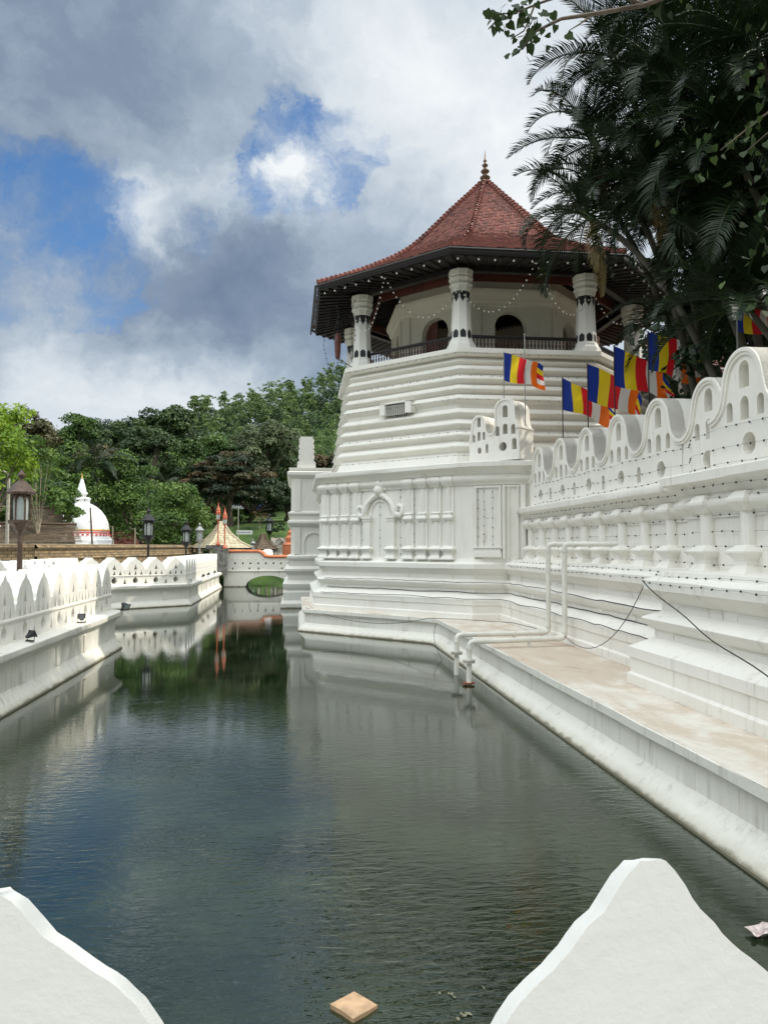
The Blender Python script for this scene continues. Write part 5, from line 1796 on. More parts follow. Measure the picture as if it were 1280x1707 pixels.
# ------------------------------------------------------------------ poles
o = thing('street_light', 'pale concrete street light with a curved arm at the far left', 'street light', (-17.85, 50.0, 1.6))
m = MB()
m.tube([(-17.85, 50, 1.6), (-17.82, 50, 5), (-17.80, 50, 7.6)], [0.13, 0.11, 0.09], 8)
m.build('pole', 'pale_stone', o)
m = MB()
m.tube([(-17.80, 50, 7.55), (-17.85, 49.9, 7.85), (-18.05, 49.7, 7.98), (-18.3, 49.5, 8.0)], 0.05, 6)
m.build('arm', 'pale_stone', o)
m = MB()
m.lathe([(0.02, -0.06), (0.15, -0.05), (0.19, 0.0), (0.14, 0.08), (0.03, 0.11)], 10, (-18.3, 49.5, 7.98))
m.build('lamp_head', 'sign_white', o)
o = thing('utility_pole', 'dark leaning pole in front of the right half of the stupa', 'pole', (-15.7, 62, 1.6))
m = MB()
m.tube([(-15.66, 62, 1.6), (-15.98, 62, 6.35)], [0.09, 0.07], 8)
m.tube([(-16.1, 61.98, 5.2), (-15.8, 61.98, 5.25)], 0.03, 5)
m.build('shaft', 'bark', o)
for k, (x, y, zt_, lab) in enumerate(((-16.1, 70, 5.1, 'thin grey post just right of the stupa'), (-15.2, 75, 5.0, 'thin ochre post left of the small dark kiosk'))):
    o = thing('garden_post', lab, 'post', (x, y, 1.6))
    m = MB()
    m.tube([(x, y, 1.6), (x, y, zt_)], 0.055, 6)
    m.tube([(x - 0.45, y, zt_ - 0.05), (x + 0.02, y, zt_ - 0.02)], 0.02, 5)
    m.build('shaft', 'bark_pale', o)

# ------------------------------------------------------------------ things on the grass slope
o = thing('notice_board', 'white notice board with black lettering on the grass slope', 'sign', (-6.7, 100.5, 2.6))
m = MB()
m.box((-6.7, 100.5, 5.12), (2.0, 0.06, 0.52))
bd = m.build('board', 'sign_white', o)
m = MB()
x = -7.56
while x < -5.85:                    # rounded script letters
    r_ = rnd.uniform(0.045, 0.07)
    a0 = rnd.uniform(0, 6)
    if rnd.random() > 0.14:
        m.tube([(x + r_ * math.cos(a0 + t_ * 0.9), 100.46, 5.12 + r_ * 1.3 * math.sin(a0 + t_ * 0.9)) for t_ in range(7)], 0.018, 4)
    x += rnd.uniform(0.14, 0.18)
m.build('lettering', 'black_paint', bd)
for s_ in (-0.8, 0.8):
    m = MB()
    m.tube([(-6.7 + s_, 100.53, 2.6), (-6.7 + s_, 100.53, 5.1)], 0.04, 6)
    m.build('post', 'grey_metal', o)
lantern_lamp('dark lantern post standing on the grass slope near the bastion', (-3.55, 101.5, 3.4), 4.2, 'black_iron', 0.50)
lantern_lamp('little lantern post below the notice board', (-4.9, 88, 1.6), 2.6, 'grey_metal', 0.26)
o = thing('pole_pair', 'slim pale pole rising left of the notice board', 'pole', (-7.1, 97, 1.6))
m = MB()
m.tube([(-7.4, 99, 2.0), (-7.38, 99, 8.4)], 0.05, 6)
m.build('shaft', 'pale_stone', o)
o = thing('blue_shelter', 'bright blue tarpaulin shelter under the trees on the hillside', 'shelter', (-7.2, 150, 10))
m = MB()
hh = float(hz(-7, 150))
m.box((-7.0, 150, hh + 0.7), (3.0, 1.6, 1.9))
m.build('tarpaulin', 'blue_tarp', o)
m = MB()
m.quad((-8.9, 148.9, hh + 1.65), (-5.3, 148.9, hh + 1.7), (-5.3, 151.2, hh + 2.15), (-8.9, 151.2, hh + 2.1))
m.build('canopy', 'blue_tarp', o)
for k in range(3):
    m = MB()
    m.box((-7.9 + 0.9 * k, 149.17, hh + 0.6), (0.08, 0.06, 1.4))
    m.build('pole', 'sign_white', o)
o = thing('white_car', 'white vehicle roof seen under the dark trees beside the blue shelter', 'car', (-11.5, 148, 10))
m = MB()
h2 = float(hz(-11.5, 148))
for x0, x1, z0, z1 in ((-13.4, -9.8, 0.35, 1.0),):
    m.rings([[(x0, 147.2, h2 + z0), (x1, 147.2, h2 + z0), (x1, 148.8, h2 + z0), (x0, 148.8, h2 + z0)], [(x0, 147.2, h2 + z1), (x1, 147.2, h2 + z1), (x1, 148.8, h2 + z1), (x0, 148.8, h2 + z1)]])
m.rings([[(-13.0, 147.2, h2 + 1.0), (-10.2, 147.2, h2 + 1.0), (-10.2, 148.8, h2 + 1.0), (-13.0, 148.8, h2 + 1.0)], [(-12.5, 147.4, h2 + 1.6), (-10.8, 147.4, h2 + 1.6), (-10.8, 148.6, h2 + 1.6), (-12.5, 148.6, h2 + 1.6)]])
m.build('body', 'sign_white', o)
for x in (-12.7, -10.6):
    m = MB()
    m.tube([(x, 147.1, h2 + 0.35), (x, 147.4, h2 + 0.35)], 0.34, 14)
    m.build('wheel', 'black_iron', o)
# rock wall, white mound and orange gate beyond the bridge
o = thing('rock_wall', 'rough brown rock wall beyond the bridge below the grass', 'wall', (-1.5, 96, 1.0))
m = MB()
vs = []
NX_, NZ_ = 26, 8
for j in range(NZ_ + 1):
    for i in range(NX_ + 1):
        vs.append((-3.2 + 7.0 * i / NX_, 96 + rnd.uniform(-.22, .22) + 0.12 * j, 0.9 + 3.5 * j / NZ_ + rnd.uniform(-.1, .1)))
m.add(vs, [(j * (NX_ + 1) + i, j * (NX_ + 1) + i + 1, (j + 1) * (NX_ + 1) + i + 1, (j + 1) * (NX_ + 1) + i) for j in range(NZ_) for i in range(NX_)])
m.build('face', 'rock_wall', o)
o = thing('orange_gate_finial', 'orange tiered gate ornament at the left side of the bastion', 'ornament', (-0.75, 80, 1.6))
m = MB()
m.lathe([(0.9, 1.6), (0.9, 3.4), (0.95, 3.5), (0.6, 3.75), (0.65, 4.2), (0.4, 4.5), (0.45, 4.75), (0.2, 5.0), (0.15, 5.25), (0.0, 5.5)], 8, (-0.55, 80, 0))
m.build('tiers', 'orange_paint', o)
o = thing('white_mound', 'low white plastered block with curved end behind the orange coping', 'wall', (-3.4, 67.4, 1.1))
m = MB()
m.sweep([(-5.4, 67.4), (-2.5, 67.4)], [(-0.3, 1.1), (0.1, 1.1), (0.1, 2.78), (0.05, 2.9), (-0.2, 2.95), (-0.3, 2.8)])
m.lathe([(0.45, 1.1), (0.45, 2.75), (0.4, 2.95), (0.25, 3.05), (0.0, 3.08)], 14, (-2.5, 67.5, 0))
m.build('block', 'stupa_white', o, smooth=30)
m = MB()
m.box((-4.7, 67.29, 2.74), (0.5, 0.04, 0.12))
m.build('slot', 'black_paint', o)

# ------------------------------------------------------------------ vegetation
def leaf_quads(C, size, rng, out=None, flat=0.0, aspect=0.5, tint=None):
    """rhombic leaves at centres C with random tilt; returns verts (4N,3)"""
    n = len(C)
    a = rng.normal(size=(n, 3))
    if out is not None:
        a = a * 0.75 + out * 0.0
    a /= np.linalg.norm(a, axis=1, keepdims=True)
    b = rng.normal(size=(n, 3))
    if out is not None:
        # leaf normal biased outwards and up: choose b, a roughly perpendicular to it
        nrm = out + rng.normal(size=(n, 3)) * 0.55 + np.array([0, 0, 0.35])
        nrm /= np.linalg.norm(nrm, axis=1, keepdims=True)
        a = a - nrm * np.sum(a * nrm, axis=1, keepdims=True)
        a /= np.linalg.norm(a, axis=1, keepdims=True)
        b = np.cross(nrm, a)
    else:
        b = b - a * np.sum(a * b, axis=1, keepdims=True)
        b /= np.linalg.norm(b, axis=1, keepdims=True)
    s = size * rng.uniform(0.6, 1.3, size=(n, 1))
    V = np.empty((n, 4, 3))
    V[:, 0] = C - a * s
    V[:, 1] = C + b * s * aspect - a * s * 0.15
    V[:, 2] = C + a * s
    V[:, 3] = C - b * s * aspect - a * s * 0.15
    return V


def fast_mesh(name, V, T, mat, parent=None, loc=None):
    """V (n,k,3) polygons, T (n,) tint"""
    n, k = V.shape[0], V.shape[1]
    org = np.array(world_org(parent) if parent is not None else Vector(loc or (0, 0, 0)))
    me = bpy.data.meshes.new(name)
    me.vertices.add(n * k)
    me.vertices.foreach_set('co', (V.reshape(-1, 3) - org).astype(np.float32).ravel())
    me.loops.add(n * k)
    me.loops.foreach_set('vertex_index', np.arange(n * k, dtype=np.int32))
    me.polygons.add(n)
    me.polygons.foreach_set('loop_start', np.arange(0, n * k, k, dtype=np.int32))
    at = me.attributes.new('tint', 'FLOAT', 'POINT')
    at.data.foreach_set('value', np.repeat(np.clip(T, 0, 1), k).astype(np.float32))
    me.materials.append(MATS[mat])
    me.update(calc_edges=True)
    me.validate()
    o = bpy.data.objects.new(name, me)
    COL.objects.link(o)
    o.parent = parent
    if parent is None and loc is not None:
        o.location = loc
    return o


def crown_leaves(c, rad, nclump, nleaf, leaf, rng, hollow=0.55, csz=0.34, aspect=0.5, t0=0.45, tv=0.2, flatten=1.0):
    c, rad = np.array(c, float), np.array(rad, float)
    d = rng.normal(size=(nclump, 3))
    d /= np.linalg.norm(d, axis=1, keepdims=True)
    d[:, 2] = np.where(d[:, 2] < -0.75, -d[:, 2] * 0.6, d[:, 2])
    cc = c + d * rad * rng.uniform(hollow, 0.95, size=(nclump, 1))
    cr_ = csz * rad.mean() * rng.uniform(0.6, 1.35, size=nclump)
    ct = rng.normal(t0, tv, size=nclump)
    k = rng.integers(0, nclump, size=nleaf)
    e = rng.normal(size=(nleaf, 3))
    e /= np.linalg.norm(e, axis=1, keepdims=True)
    e[:, 2] = np.where(e[:, 2] < -0.3, -e[:, 2], e[:, 2])
    rr = rng.uniform(0.45, 1.08, size=(nleaf, 1)) ** 0.6
    P = cc[k] + e * rr * cr_[k][:, None] * np.array([1, 1, 0.72 * flatten])
    V = leaf_quads(P, leaf, rng, e, aspect=aspect)
    T = ct[k] + rng.normal(0, 0.13, size=nleaf)
    return V, T, cc, cr_


def tree(name, label, base, c, rad, mat, nclump=26, nleaf=2600, leaf=0.22, trunk=0.22, group=None, bark='bark', cat='tree', seed=None, limbs=7, csz=0.34, hollow=0.5, t0=0.45, tv=0.2, flatten=1.0, aspect=0.5):
    rng = np.random.default_rng(seed if seed is not None else rnd.randrange(10 ** 6))
    root = thing(name, label, cat, base, group)
    V, T, cc, cr_ = crown_leaves(c, rad, nclump, nleaf, leaf, rng, hollow, csz, aspect, t0, tv, flatten)
    m = MB()
    b, cv = Vector(base), Vector(c)
    fork = b.lerp(cv, 0.55 if cv.z - b.z > 2 * rad[2] else 0.35)
    fork.x += 0.1 * rad[0] * rnd.uniform(-1, 1)
    m.tube([b, b.lerp(fork, 0.5) + Vector((rnd.uniform(-1, 1) * trunk, 0, 0)), fork, fork.lerp(cv, 0.6)], [trunk * 1.25, trunk, trunk * 0.8, trunk * 0.35], 8)
    for i in rng.permutation(len(cc))[:limbs]:
        e = Vector(cc[i])
        m.tube(bez(fork, fork.lerp(e, 0.5) + Vector((0, 0, 0.15 * rad[2])), e, 5), [trunk * 0.55, trunk * 0.45, trunk * 0.36, trunk * 0.28, trunk * 0.2, trunk * 0.1], 5)
    m.build('trunk', bark, root, smooth=60)
    fast_mesh('crown', V, T, mat, root)
    return root


TG = 'trees behind the left walkway'
tree('tree', 'bright yellow green leafy tree at the far left edge', (-18.0, 46, 1.6), (-17.6, 46, 8.3), (2.9, 2.9, 4.4), 'leaf_bright', 34, 6500, 0.16, 0.22, TG, seed=3, t0=0.5)
tree('tree', 'half bare tree with pale upright twigs beside the first lantern', (-18.1, 57, 1.6), (-18.1, 57, 8.2), (2.1, 2.0, 3.4), 'leaf_mid', 30, 2900, 0.15, 0.10, TG, bark='bark_pale', seed=5, limbs=13, csz=0.3, t0=0.7)
tree('tree', 'leafy green tree directly left of the stupa', (-25.0, 86, 1.6), (-25.0, 86, 8.6), (4.1, 3, 6.0), 'leaf_mid', 44, 9500, 0.18, 0.2, TG, seed=6, t0=0.62)
tree('tree', 'broad mid green tree right behind the stupa', (-18.4, 90, 1.6), (-18.6, 90, 8.2), (4.6, 4, 6.6), 'leaf_mid', 54, 13000, 0.19, 0.25, TG, seed=7, t0=0.5)
tree('tree', 'lush round tree right of the second lantern', (-12.6, 82, 1.6), (-12.6, 82, 5.8), (3.7, 3.2, 4.3), 'leaf_mid', 44, 10000, 0.17, 0.2, TG, seed=8, t0=0.6)
tree('tree', 'small green tree touching the cream pavilion roof', (-10.4, 88, 1.6), (-10.6, 88, 5.0), (2.1, 1.8, 3.3), 'leaf_mid', 24, 4200, 0.16, 0.14, TG, seed=9, t0=0.65)
tree('tree', 'dark leafy tree behind the street light', (-24.2, 75, 1.6), (-24.4, 75, 6.0), (3.4, 3, 4.6), 'leaf_dark', 36, 7000, 0.17, 0.2, TG, seed=10, t0=0.5)
tree('tree', 'low leafy shrub tree in the gap right of the stupa', (-20.2, 97, 1.6), (-20.8, 97, 6.2), (4.2, 3, 4.8), 'leaf_mid', 36, 7500, 0.19, 0.18, TG, seed=12, t0=0.35)
tree('tree', 'leafy tree overlapping the left shoulder of the stupa', (-19.6, 66, 1.6), (-19.5, 66, 6.6), (1.7, 1.6, 2.6), 'leaf_mid', 20, 2600, 0.17, 0.12, TG, seed=13, t0=0.6)
HG = 'trees on the hillside'


def hill_tree(label, x, y, ztop, hw, mat, seed, hz_ratio=0.75, t0=0.45, leaf=0.42, n=3600, nclump=34, trunk=0.3, z_bot=None, flatten=1.0, tv=0.2, csz=0.34):
    zb = float(hz(x, y))
    rz_ = hw * hz_ratio * 1.2
    leaf, n = leaf * 0.72, int(n * 1.9)
    tree('tree', label, (x, y, zb - 0.3), (x, y, ztop - rz_), (hw, hw * 0.9, rz_), mat, nclump, n, leaf, trunk, HG, seed=seed, t0=t0, flatten=flatten, tv=tv, csz=csz)


hill_tree('brown tinged tree above the stupa', -24.9, 100, 17.0, 3.6, 'leaf_olive', 21, 0.95, 0.4, 0.3, 3600)
hill_tree('round dark green tree high above the second lantern', -20.9, 112, 20.4, 4.0, 'leaf_dark', 22, 0.85, 0.6, 0.34)
hill_tree('green tree on the slope above the two palms', -17.2, 120, 20.0, 4.2, 'leaf_mid', 23, 0.8, 0.35, 0.36)
hill_tree('wide dark umbrella tree with rusty top behind the orange lamps', -9.6, 110, 17.0, 6.8, 'leaf_rust', 24, 0.56, 0.36, 0.34, 11000, 90, 0.45, flatten=0.6, tv=0.28, csz=0.22)
hill_tree('dark broad tree filling the shade below the umbrella tree', -7.0, 118, 15.8, 6.2, 'leaf_dark', 36, 0.62, 0.3, 0.34, 6500, 60, 0.4, csz=0.26)
hill_tree('pale grey green tree towering over the umbrella tree', -5.6, 138, 25.8, 6.0, 'leaf_grey', 25, 0.75, 0.5, 0.42, 6500, 44, 0.4)
hill_tree('olive brown tree at the upper left of the hill', -39.9, 120, 23.2, 4.4, 'leaf_olive', 26, 0.9, 0.45, 0.36)
hill_tree('dark tree right of the umbrella tree near the bastion', -1.6, 124, 14.5, 3.2, 'leaf_dark', 27, 0.95, 0.45, 0.34, 3200)
hill_tree('dark green tree halfway up behind the umbrella tree', -15.0, 130, 17.5, 4.4, 'leaf_dark', 28, 0.8, 0.5, 0.4)
hill_tree('bluish green round tree left of the hill centre', -28.1, 130, 24.2, 4.8, 'leaf_dark', 29, 0.8, 0.8, 0.4)
hill_tree('light green tree at the hill foot behind the brick wall', -37.0, 135, 25.8, 4.5, 'leaf_mid', 30, 0.85, 0.4, 0.4)
hill_tree('tall dark tree next to the bastion parapet', -0.6, 150, 22.5, 5.2, 'leaf_dark', 31, 0.9, 0.5, 0.45, 4200)
hill_tree('rust tinged tree seen between bastion and tower', 4.6, 148, 21.8, 3.4, 'leaf_rust', 32, 0.85, 0.5, 0.42)
hill_tree('broad dark tree in the middle of the hillside', -24.5, 150, 30.0, 6.0, 'leaf_dark', 33, 0.75, 0.65, 0.46, 5200, 40)
hill_tree('dark tree over the blue shelter', -8.6, 156, 22.5, 5.6, 'leaf_dark', 34, 0.6, 0.35, 0.46, 4600, 36)
hill_tree('mid green tree at the left of the pale grey tree', -13.5, 146, 24.2, 4.6, 'leaf_mid', 35, 0.8, 0.3, 0.44, 4200, 34)
tree('shrub', 'small conical green bush on the grass slope', (-8.4, 112, 6.2), (-8.4, 112, 7.7), (0.85, 0.85, 1.4), 'leaf_mid', 22, 1600, 0.13, 0.08, None, cat='bush', seed=41, t0=0.65, csz=0.4, limbs=4)
tree('shrub', 'sparse pinkish bare shrub on the grass slope', (-5.2, 109, 5.6), (-5.2, 109, 7.4), (1.6, 1.2, 0.9), 'leaf_rust', 14, 380, 0.11, 0.07, None, cat='bush', bark='bark_pale', seed=42, limbs=14, t0=0.85)
for k, (x, y, zb, w_, h_, mt, lab) in enumerate(((-2.7, 106, 5.0, 1.6, 0.9, 'leaf_dark', 'dark low bush right of the bare shrub'), (-9.6, 106, 4.2, 1.3, 0.8, 'leaf_mid', 'green low bush behind the pavilion roof'), (-5.0, 99.5, 2.4, 1.1, 0.7, 'leaf_dark', 'clipped bush under the notice board'), (-6.6, 116, 6.8, 1.4, 1.0, 'leaf_mid', 'bush at the upper edge of the grass slope'))):
    tree('shrub', lab, (x, y, zb), (x, y, zb + h_ * 0.8), (w_, w_ * 0.8, h_), mt, 12, 900, 0.15, 0.05, 'bushes on the slope', cat='bush', seed=50 + k, limbs=3)
tree('tree', 'low leafy tree hiding the brown building left of the stupa', (-20.9, 59.5, 1.6), (-20.8, 59.5, 4.6), (1.9, 1.6, 2.4), 'leaf_mid', 22, 3600, 0.14, 0.1, TG, seed=14, t0=0.45)
for k in range(9):
    bx, by = [(-25.5, 80), (-23.3, 92), (-20.4, 93), (-16.9, 95), (-15.3, 85), (-13.9, 92), (-11.8, 93), (-9.4, 94), (-27.5, 73)][k]
    lab = ['dark understorey shrub left of the stupa', 'shrub behind the left edge of the stupa', 'green shrub right behind the stupa foot', 'shrub beneath the small white house', 'light green shrub left of the second lantern', 'shrub behind the second lantern', 'shrub between the second and third lanterns', 'shrub just left of the cream pavilion', 'dark shrub behind the street light pole'][k]
    w_ = 1.6 + 0.5 * (k % 3)
    tree('shrub', lab, (bx, by, 1.6), (bx, by, 3.3), (w_, w_ * 0.8, 2.0), ['leaf_dark', 'leaf_mid'][k % 2 if k != 4 else 1], 18, 2200, 0.15, 0.07, 'shrubs under the trees', cat='bush', seed=400 + k, limbs=4, t0=0.8 if k == 4 else 0.5, csz=0.38)
tree('tree', 'dense broad leaved tree behind the palms at the right', (17.0, 23.0, 3.0), (16.0, 23.0, 12.5), (5.0, 3.5, 7.5), 'leaf_dark', 60, 9000, 0.20, 0.3, None, seed=61, t0=0.2, csz=0.28)
tree('tree', 'second broad leaved tree filling the far right edge behind the palms', (15.8, 17.5, 3.0), (14.6, 17.0, 12.0), (3.4, 3.0, 7.5), 'leaf_dark', 50, 7500, 0.17, 0.25, None, seed=62, t0=0.2, csz=0.3)
tree('shrub', 'dark shrub at the foot of the palms behind the wall', (11.2, 18.5, 3.0), (11.2, 18.5, 6.2), (2.2, 3.4, 2.6), 'leaf_dark', 30, 4200, 0.13, 0.1, None, cat='bush', seed=63, t0=0.2)

# the wooded hill as one mass
rng = np.random.default_rng(99)
VV, TT = [], []
sx = 5.6
for x in np.arange(-165, 78, sx):
    for y in np.arange(104, 320, sx):
        X_, Y_ = x + rng.uniform(-2.4, 2.4), y + rng.uniform(-2.4, 2.4)
        if Y_ < 142 and -13 < X_ < 1.5:
            continue
        if Y_ < 112 and X_ > -22:
            continue
        if X_ < -0.46 * Y_ - 22 or X_ > 0.14 * Y_ + 30:
            continue
        r_ = rng.uniform(2.6, 4.8)
        zg = float(hz(X_, Y_))
        kind = rng.random()
        H = rng.uniform(4.5, 8.5)
        bam = Y_ > 165 and (X_ > -34) and rng.random() < 0.62
        if bam:
            rad = (r_ * 0.55, r_ * 0.55, r_ * 1.25)
            H += 3.2 + 2.0 * rng.random()
            t0 = rng.normal(0.9, 0.08)
            hol, cs_ = 0.3, 0.26
        else:
            rad = (r_, r_, r_ * rng.uniform(0.65, 0.95))
            t0 = rng.normal(0.30, 0.17) + (0.10 if X_ > -30 else -0.12)
            hol, cs_ = 0.5, 0.36
        far = np.clip((Y_ - 110) / 150, 0, 1)
        n = int((700 - 120 * far) * (0.75 if bam else 1.0))
        V, T, _, _ = crown_leaves((X_, Y_, zg + H - rad[2] * 0.5), rad, 18, n, (0.25 + 0.10 * far) * (0.95 if bam else 1.0), rng, hol, cs_, 0.5, t0, 0.10)
        VV.append(V)
        TT.append(T)
fo_ = fast_mesh('forest', np.concatenate(VV), np.concatenate(TT), 'leaf_forest', loc=(-40, 200, 20))
tag(fo_, 'dense dark green forest covering the hill behind the stupa and tower', 'forest', kind='stuff')

# ------------------------------------------------------------------ palms
FROND = {}


def frond_mesh(key, L, nleaf, lw, ll, droop, seed, dry=False, vee=0.5, hang=0.55):
    r_ = random.Random(seed)
    m = MB()
    n = 14
    pts = []
    ang = 0.0
    p = Vector((0, 0, 0))
    step = L / n
    dirs = []
    for i in range(n + 1):
        pts.append(p.copy())
        d = Vector((math.cos(ang), 0, -math.sin(ang)))
        dirs.append(d)
        p = p + d * step
        ang += droop * (0.4 + 1.6 * i / n) / n
    m.tint = 0.75
    m.tube(pts, [0.028 * (1 - 0.85 * i / n) + 0.003 for i in range(n + 1)], 5)
    for i in range(nleaf):
        s = 0.10 + 0.90 * (i + 0.5) / nleaf
        f = s * n
        k = min(n - 1, int(f))
        c = pts[k].lerp(pts[k + 1], f - k)
        d = dirs[k]
        up = Vector((d.z * -1, 0, d.x)) if d.x > 0 else Vector((-d.z, 0, d.x))
        env = math.sin(math.pi * min(1, 0.18 + 0.80 * s)) ** 0.6
        for sg in (-1, 1):
            if r_.random() < 0.04:
                continue
            l_ = ll * env * r_.uniform(0.8, 1.12)
            out = (Vector((0, sg, 0)) * 0.80 + d * (0.35 + 0.5 * s) + up * vee * r_.uniform(0.6, 1.2)).normalized()
            mid = c + out * l_ * 0.5
            tip = mid + (out + Vector((0, 0, -hang * r_.uniform(0.6, 1.3)))).normalized() * l_ * 0.5
            wv = d * lw * r_.uniform(0.8, 1.2)
            tt = min(1, max(0, r_.gauss(0.42, 0.16)))
            m.add([c - wv * 0.35, c + wv * 0.35, mid + wv * 0.5, tip, mid - wv * 0.5], [(0, 1, 2, 4), (4, 2, 3)], tt)
    o = m.build('frond', 'leaf_dry' if dry else 'leaf_palm', tint=True)
    me = o.data
    bpy.data.objects.remove(o)
    FROND[key] = me


for k in range(4):
    frond_mesh('a%d' % k, 2.45, 42, 0.045, 0.62, (0.9, 1.3, 1.7, 2.1)[k], 70 + k, vee=0.45, hang=0.5)
for k in range(2):
    frond_mesh('d%d' % k, 1.9, 26, 0.05, 0.42, 0.5, 80 + k, dry=True, vee=0.0, hang=1.2)
for k in range(3):
    frond_mesh('c%d' % k, 4.3, 46, 0.07, 0.85, (0.9, 1.4, 1.9)[k], 90 + k, vee=0.2, hang=0.8)


def palm(name, label, pts, kinds, nf, scale, r0=0.085, group=None, emin=-25, emax=82, dead=0, shaft=True, seed=1, leafmat=None):
    r_ = random.Random(seed)
    pts = [Vector(p) for p in pts]
    root = thing(name, label, 'palm tree', tuple(pts[0]), group)
    cur = bez(pts[0], pts[1], pts[2], 14)
    m = MB()
    rr = [r0 * (1.25 - 0.45 * i / 14) for i in range(15)]
    m.tube(cur, rr, 9)
    m.build('trunk', 'palm_trunk', root, smooth=60)
    top = cur[-1]
    d = (cur[-1] - cur[-3]).normalized()
    if shaft:
        m = MB()
        m.tint = 0.9
        m.tube([top - d * 0.05, top + d * 0.25, top + d * 0.6, top + d * 0.85], [r0 * 0.9, r0 * 1.25, r0 * 0.9, r0 * 0.45], 9)
        m.build('crownshaft', 'leaf_palm', root, smooth=60, tint=True)
    org = world_org(root)
    for i in range(nf + dead):
        dd = i >= nf
        me = FROND[('d%d' % r_.randrange(2)) if dd else r_.choice(kinds)]
        o = bpy.data.objects.new('dead_frond' if dd else 'frond', me)
        COL.objects.link(o)
        o.parent = root
        az = i * 2.39996 + r_.uniform(-.3, .3)
        f = (i + 0.5) / nf
        el = -62 if dd else emax - (emax - emin) * f ** 0.8 + r_.uniform(-8, 8)
        o.location = top + d * (0.45 if shaft else 0.05) - org - d * 0.3 * f
        o.rotation_euler = (r_.uniform(-.35, .35), R(-el), az)
        s = scale * r_.uniform(0.85, 1.12)
        o.scale = (s, s, s)
    return root


PG = 'palm clump behind the right wall'
AK = ['a0', 'a1', 'a2', 'a3']
PL = [((10.6, 16.4, 3), (9.6, 16.8, 9.5), (7.75, 19.2, 11.9), 'leaning palm reaching farthest left beside the red roof', 2),
      ((10.3, 18.0, 3), (9.8, 18.0, 10.5), (8.15, 19.9, 14.3), 'tall palm above the one reaching farthest left', 1),
      ((10.8, 18.4, 3), (10.4, 18.4, 11), (8.75, 19.9, 16.6), 'tallest palm, its crown near the top of the picture', 0),
      ((10.4, 15.2, 3), (10.0, 15.4, 8), (8.55, 17.1, 11.9), 'palm leaning left with its crown in the middle of the clump', 1),
      ((10.9, 16.0, 3), (10.5, 16, 9), (8.95, 17.0, 14.0), 'palm with a high crown in the middle of the clump', 0),
      ((10.4, 14.2, 3), (10.4, 14.4, 7), (9.5, 15.3, 10.6), 'shorter palm standing above the largest wall wave', 1),
      ((10.6, 14.0, 3), (10.4, 14.2, 8), (9.15, 15.1, 11.9), 'palm at the right with crown halfway up the picture', 0),
      ((10.4, 13.6, 3), (10.4, 13.8, 6), (9.45, 15.0, 8.2), 'low palm at the right edge above the near wall', 0),
      ((11.2, 19.4, 3), (11.0, 19.3, 6), (10.6, 19.2, 9.0), 'low shaded palm behind the half hidden flag', 0),
      ((10.9, 13.6, 3), (10.6, 13.9, 9), (9.45, 14.5, 13.4), 'palm at the upper right corner of the clump', 0),
      ((11.4, 16.8, 3), (11.2, 16.8, 7), (10.2, 16.4, 10.6), 'palm deep inside the clump behind the others', 0),
      ((11.6, 14.6, 3), (11.2, 14.8, 8), (10.3, 15.4, 12.6), 'palm at the back right of the clump', 0),
      ((11.2, 20.2, 3), (10.8, 20, 8), (9.6, 19.6, 12.6), 'palm at the back of the clump behind the leaning trunks', 0),
      ((11.0, 19.2, 3), (10.5, 19.2, 9), (8.7, 20.4, 12.9), 'palm with a crown tucked between the two leftmost palms', 0),
      ((11.6, 17.6, 3), (11.2, 17.4, 9), (9.8, 18.0, 16.2), 'high palm at the back near the top of the picture', 0),
      ((12.0, 16.0, 3), (11.6, 16.0, 9), (10.2, 16.2, 15.4), 'high palm at the back, right of the other high ones', 0),
      ((12.2, 15.0, 3), (11.6, 15.2, 7), (10.6, 15.6, 9.4), 'back palm filling the gap above the near wall waves', 0)]
for k, (a, b, c, lab, dead) in enumerate(PL):
    left_ = c[0] < 8.3 or 'tucked' in lab
    palm('palm_tree', lab, (a, b, c), AK, 15 if left_ else 24, 1.0, 0.085, PG, -8 if c[2] < 10.5 or left_ else -34, 84, dead, True, 200 + k)
palm('coconut_palm', 'coconut palm with arching fronds above the stupa', ((-21.6, 87, 1.6), (-21.8, 87, 6), (-21.9, 87, 12.6)), ['c0', 'c1', 'c2'], 17, 1.1, 0.16, None, -30, 80, 0, False, 301)
palm('coconut_palm', 'smaller coconut palm on the slope right of the first', ((-16.3, 98, 1.6), (-16.5, 98, 6), (-16.3, 98, 11.0)), ['c0', 'c1', 'c2'], 14, 0.85, 0.16, None, -20, 80, 0, False, 302)

# ------------------------------------------------------------------ bodhi tree overhanging from the right
BT = thing('bodhi_tree', 'broad leaved tree overhanging from the top right with heart shaped leaves on bare branches', 'tree', (10.6, 7.4, 3.0))
m = MB()
m.tube(bez((10.6, 7.4, 2.5), (10.2, 7.2, 7), (9.4, 7.8, 10.5), 8), [0.42, 0.38, 0.34, 0.32, 0.30, 0.28, 0.26, 0.24, 0.22], 10)
m.build('trunk', 'bark', BT, smooth=60)
limbs_ = []
br1 = [Vector(p) for p in [(9.4, 7.8, 10.5), (7.6, 7.7, 10.1), (5.6, 7.6, 9.8), (4.3, 7.55, 9.35), (3.6, 7.5, 9.0), (3.05, 7.5, 8.86), (2.70, 7.5, 8.78), (2.42, 7.5, 8.62), (2.28, 7.5, 8.42)]]
br2 = [Vector(p) for p in [(3.6, 7.5, 9.0), (3.1, 7.5, 9.18), (2.75, 7.5, 9.05), (2.45, 7.5, 8.92), (2.2, 7.5, 8.80), (2.03, 7.5, 8.78)]]
br3 = [Vector(p) for p in [(3.05, 7.5, 8.86), (2.9, 7.5, 8.74), (2.78, 7.5, 8.66)]]
